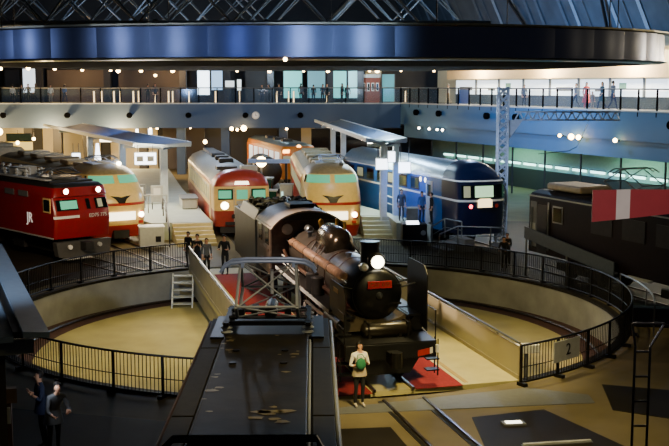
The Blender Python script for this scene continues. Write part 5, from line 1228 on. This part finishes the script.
for i, (px, off, po, tp, bt, h, sk, lab) in enumerate(rr):
    person(lab, upr(px, off), R(-70 if po == 'walk' else 10)+(PI if i == 4 else 0), po, tp, bt, hair='long' if sk else 'short', h=h, group='visitors on the upper walkway', skirt=sk)

# ------------------------------------------------------------------ light
wd = bpy.data.worlds.new('night hall'); bpy.context.scene.world = wd; wd.use_nodes = True
wd.node_tree.nodes['Background'].inputs[0].default_value = (.5, .5, .55, 1); wd.node_tree.nodes['Background'].inputs[1].default_value = .03
WARM, COOL, BLUE = '#f7e09a', '#d6e6ff', '#6f9dff'
# pit, bridge and front floor
lamp('SPOT', 'pit_spot_left', (-6.0, 36.5, 8.5), 1900, WARM, (-6.6, 37, -1.2), .3, 75, .7)
lamp('SPOT', 'pit_spot_right', (6.5, 37, 8.5), 700, WARM, (6.4, 37, -1.2), .3, 80, .7)
lamp('SPOT', 'bridge_spot_front', (3.6, 30.5, 8.5), 2400, WARM, (3.2, 30.2, 0), .3, 60, .8)
lamp('SPOT', 'bridge_spot_back', (-3.5, 42, 8.5), 900, WARM, (-3.9, 42, 0), .3, 60, .8)
lamp('SPOT', 'front_spot', (2.5, 21, 8.5), 1900, WARM, (3, 25, 0), .3, 80, .9)
lamp('SPOT', 'wall_spot_left', (-4, 34, 7), 700, WARM, (-9, 44, -.5), .3, 60, .9)
lamp('SPOT', 'wall_spot_right', (0, 33, 7), 1000, WARM, (8, 42, -.5), .3, 60, .9)
lamp('SPOT', 'loco_side_spot', (-7, 37, 7.5), 4500, '#ffdcbe', (-1.5, 35.5, 2.5), .2, 45, .8)
# trains
lamp('SPOT', 'red_loco_spot', (-10, 39, 6.5), 1300, '#ffe2c0', (-12, 49.5, 2), .3, 55, .8)
lamp('SPOT', 'left_express_spot', (-7.5, 46, 6), 900, WARM, (-10.6, 54, 2), .2, 40, .8)
lamp('SPOT', 'railcar_spot', (-3.5, 47, 7), 1300, '#ffe6c0', (-4.9, 57, 2), .2, 45, .8)
lamp('SPOT', 'right_express_spot', (1.0, 46, 6.5), 1200, WARM, (0, 54, 2.4), .2, 40, .8)
lamp('SPOT', 'coach_spot', (3.5, 48, 7), 700, COOL, (7, 54, 2.5), .3, 60, .8)
lamp('AREA', 'platform_light_left', (-11.0, 61, 4.5), 420, '#fff0d0', (-10.2, 59, 0), 2.5, sy=6)
lamp('AREA', 'platform_light_right', (2.5, 60, 4.6), 260, '#e8fff4', (2.4, 58, 0), 1.5, sy=5)
lamp('SPOT', 'steps_spot', (-5, 49, 7), 650, WARM, (-7.8, 54.8, .4), .2, 35, .8)
lamp('POINT', 'railcar_roof_light', (-8, 68, 8), 900, COOL, size=.4)
lamp('POINT', 'coach_roof_light', (2.5, 64, 7.5), 800, '#bfe4ff', size=.4)
lamp('SPOT', 'coach_side_light', (2.3, 55, 4.4), 380, BLUE, (5, 58, 2), .2, 80, .8)
# hall under the deck
for x in (-31, -25, -19): lamp('POINT', 'under_deck_light', (x, 94, 3.6), 1300, '#ffd894', size=.4)
for x in (-11, -2): lamp('POINT', 'under_deck_light', (x, 97, 3.6), 240, '#ffd9a0', size=.4)
lamp('POINT', 'roof_wash_left', (-22, 82, 5.5), 90, '#ffe0b0', size=.4)
# upper level
for x in (-24, -15): lamp('POINT', 'upper_light', (x, 98.6, 9.0), 240, '#ffcf90', size=.3)
for x in (-6, 2): lamp('POINT', 'upper_light', (x, 98.6, 9.0), 200, '#cfeaff', size=.3)
for L in (6, 16, 26, 36, 46, 54): lamp('POINT', 'upper_light_right', rw(L, 3.4, 9.3), 900, '#fff0d2', size=.3)
# blue washes
lamp('SPOT', 'fascia_wash_left', (-16, 72, 7.5), 2600, '#86b0ee', (-16, 95, 5.3), .5, 85, .9)
lamp('SPOT', 'fascia_wash_right', (6, 66, 7.5), 3800, '#62a8ff', (14, 76, 5), .5, 95, .9)
for L in (14, 28, 42): lamp('AREA', 'under_right_light', rw(L, 2.4, 3.3), 70, '#b8ffe0', rw(L, 3.2, 0), 5, sy=1)
lamp('POINT', 'roof_wash', (-12, 64, 10.3), 350, '#b4d0ff', size=.5)
lamp('POINT', 'roof_wash_right', (9, 70, 11.5), 1500, '#a8ccff', size=.5)
lamp('POINT', 'roof_wash_mid', (0, 52, 10.2), 150, '#a8ccff', size=.5)
# added unseen spots, set where the ring panels mirror them to the camera
def ring_light(px, e, col, cone=30):
    best = min(range(N), key=lambda i: (abs((334.5+1077*(CX+(ell(i)[0]+ell(i+1)[0])/2)/((CY+ell(i)[1])*.99))-px) if ell(i)[1] < -1 else 1e9))
    a, b = Vector(ell(best)), Vector(ell(best+1)); mid = (a+b)/2+Vector((CX, CY, 9.17)); d = b-a
    n = Vector((d.y, -d.x, 0)).normalized(); n = -n if n.y > 0 else n
    v = (mid-Vector((0, 0, H))).normalized(); r = v-2*v.dot(n)*n
    lamp('SPOT', 'ring_glint_spot', mid+r*7.0, e, col, mid, .25, cone, 1.0)
for px, e, col in ((12, 20, '#9fb4f0'), (54, 90, '#b4c6f0'), (112, 120, '#bccbee'), (166, 115, '#bccdf0'), (222, 70, '#90a8f0'), (328, 230, '#b4ccf4'), (360, 190, '#b8d4f8'), (560, 5, '#ffe0a0'), (600, 14, '#ffe0a0'), (630, 22, '#ffe0a0'), (652, 26, '#ffe6b0')): ring_light(px, e, col)
# added fills with no fixture: semaphore, mast, shelter, foreground roof, boiler, woman
lamp('SPOT', 'semaphore_fill', (1.5, 5, 9), 700, '#ffe8e0', (4.4, 14, 6.4), .2, 30, .8)
lamp('SPOT', 'mast_fill', (4, 42, 8.2), 1400, '#cfe0ff', (8.6, 53.6, 5.5), .3, 26, .8)
lamp('SPOT', 'shelter_fill', (-9, 13, 8.5), 6500, '#d4e2f8', (-7.6, 24, 3.6), .3, 30, .9)
lamp('SPOT', 'foreground_fill', (1.5, 14, 9.5), 420, WARM, (-1.2, 16, 3.7), .4, 60, .9)
lamp('SPOT', 'pantograph_fill', (-.6, 14, 8.6), 170, '#fff0dc', (-1.25, 19.3, 4.5), .2, 26, .8)
lamp('SPOT', 'boiler_fill', (-5, 29, 7.8), 2000, '#ffe2cc', (-.3, 32, 2.7), .2, 40, .8)
lamp('SPOT', 'woman_fill', (2.5, 20, 7), 1000, WARM, (.7, 26.1, 1), .2, 30, .9)
sc = bpy.context.scene
sc.view_settings.view_transform = 'AgX'; sc.view_settings.look = 'AgX - Base Contrast'; sc.view_settings.exposure = 1.3
sc.cycles.use_denoising = True; sc.cycles.max_bounces = 6; sc.cycles.diffuse_bounces = 3; sc.cycles.glossy_bounces = 3; sc.cycles.transparent_max_bounces = 12
sc.cycles.sample_clamp_indirect = 4; sc.cycles.caustics_reflective = False; sc.cycles.caustics_refractive = False
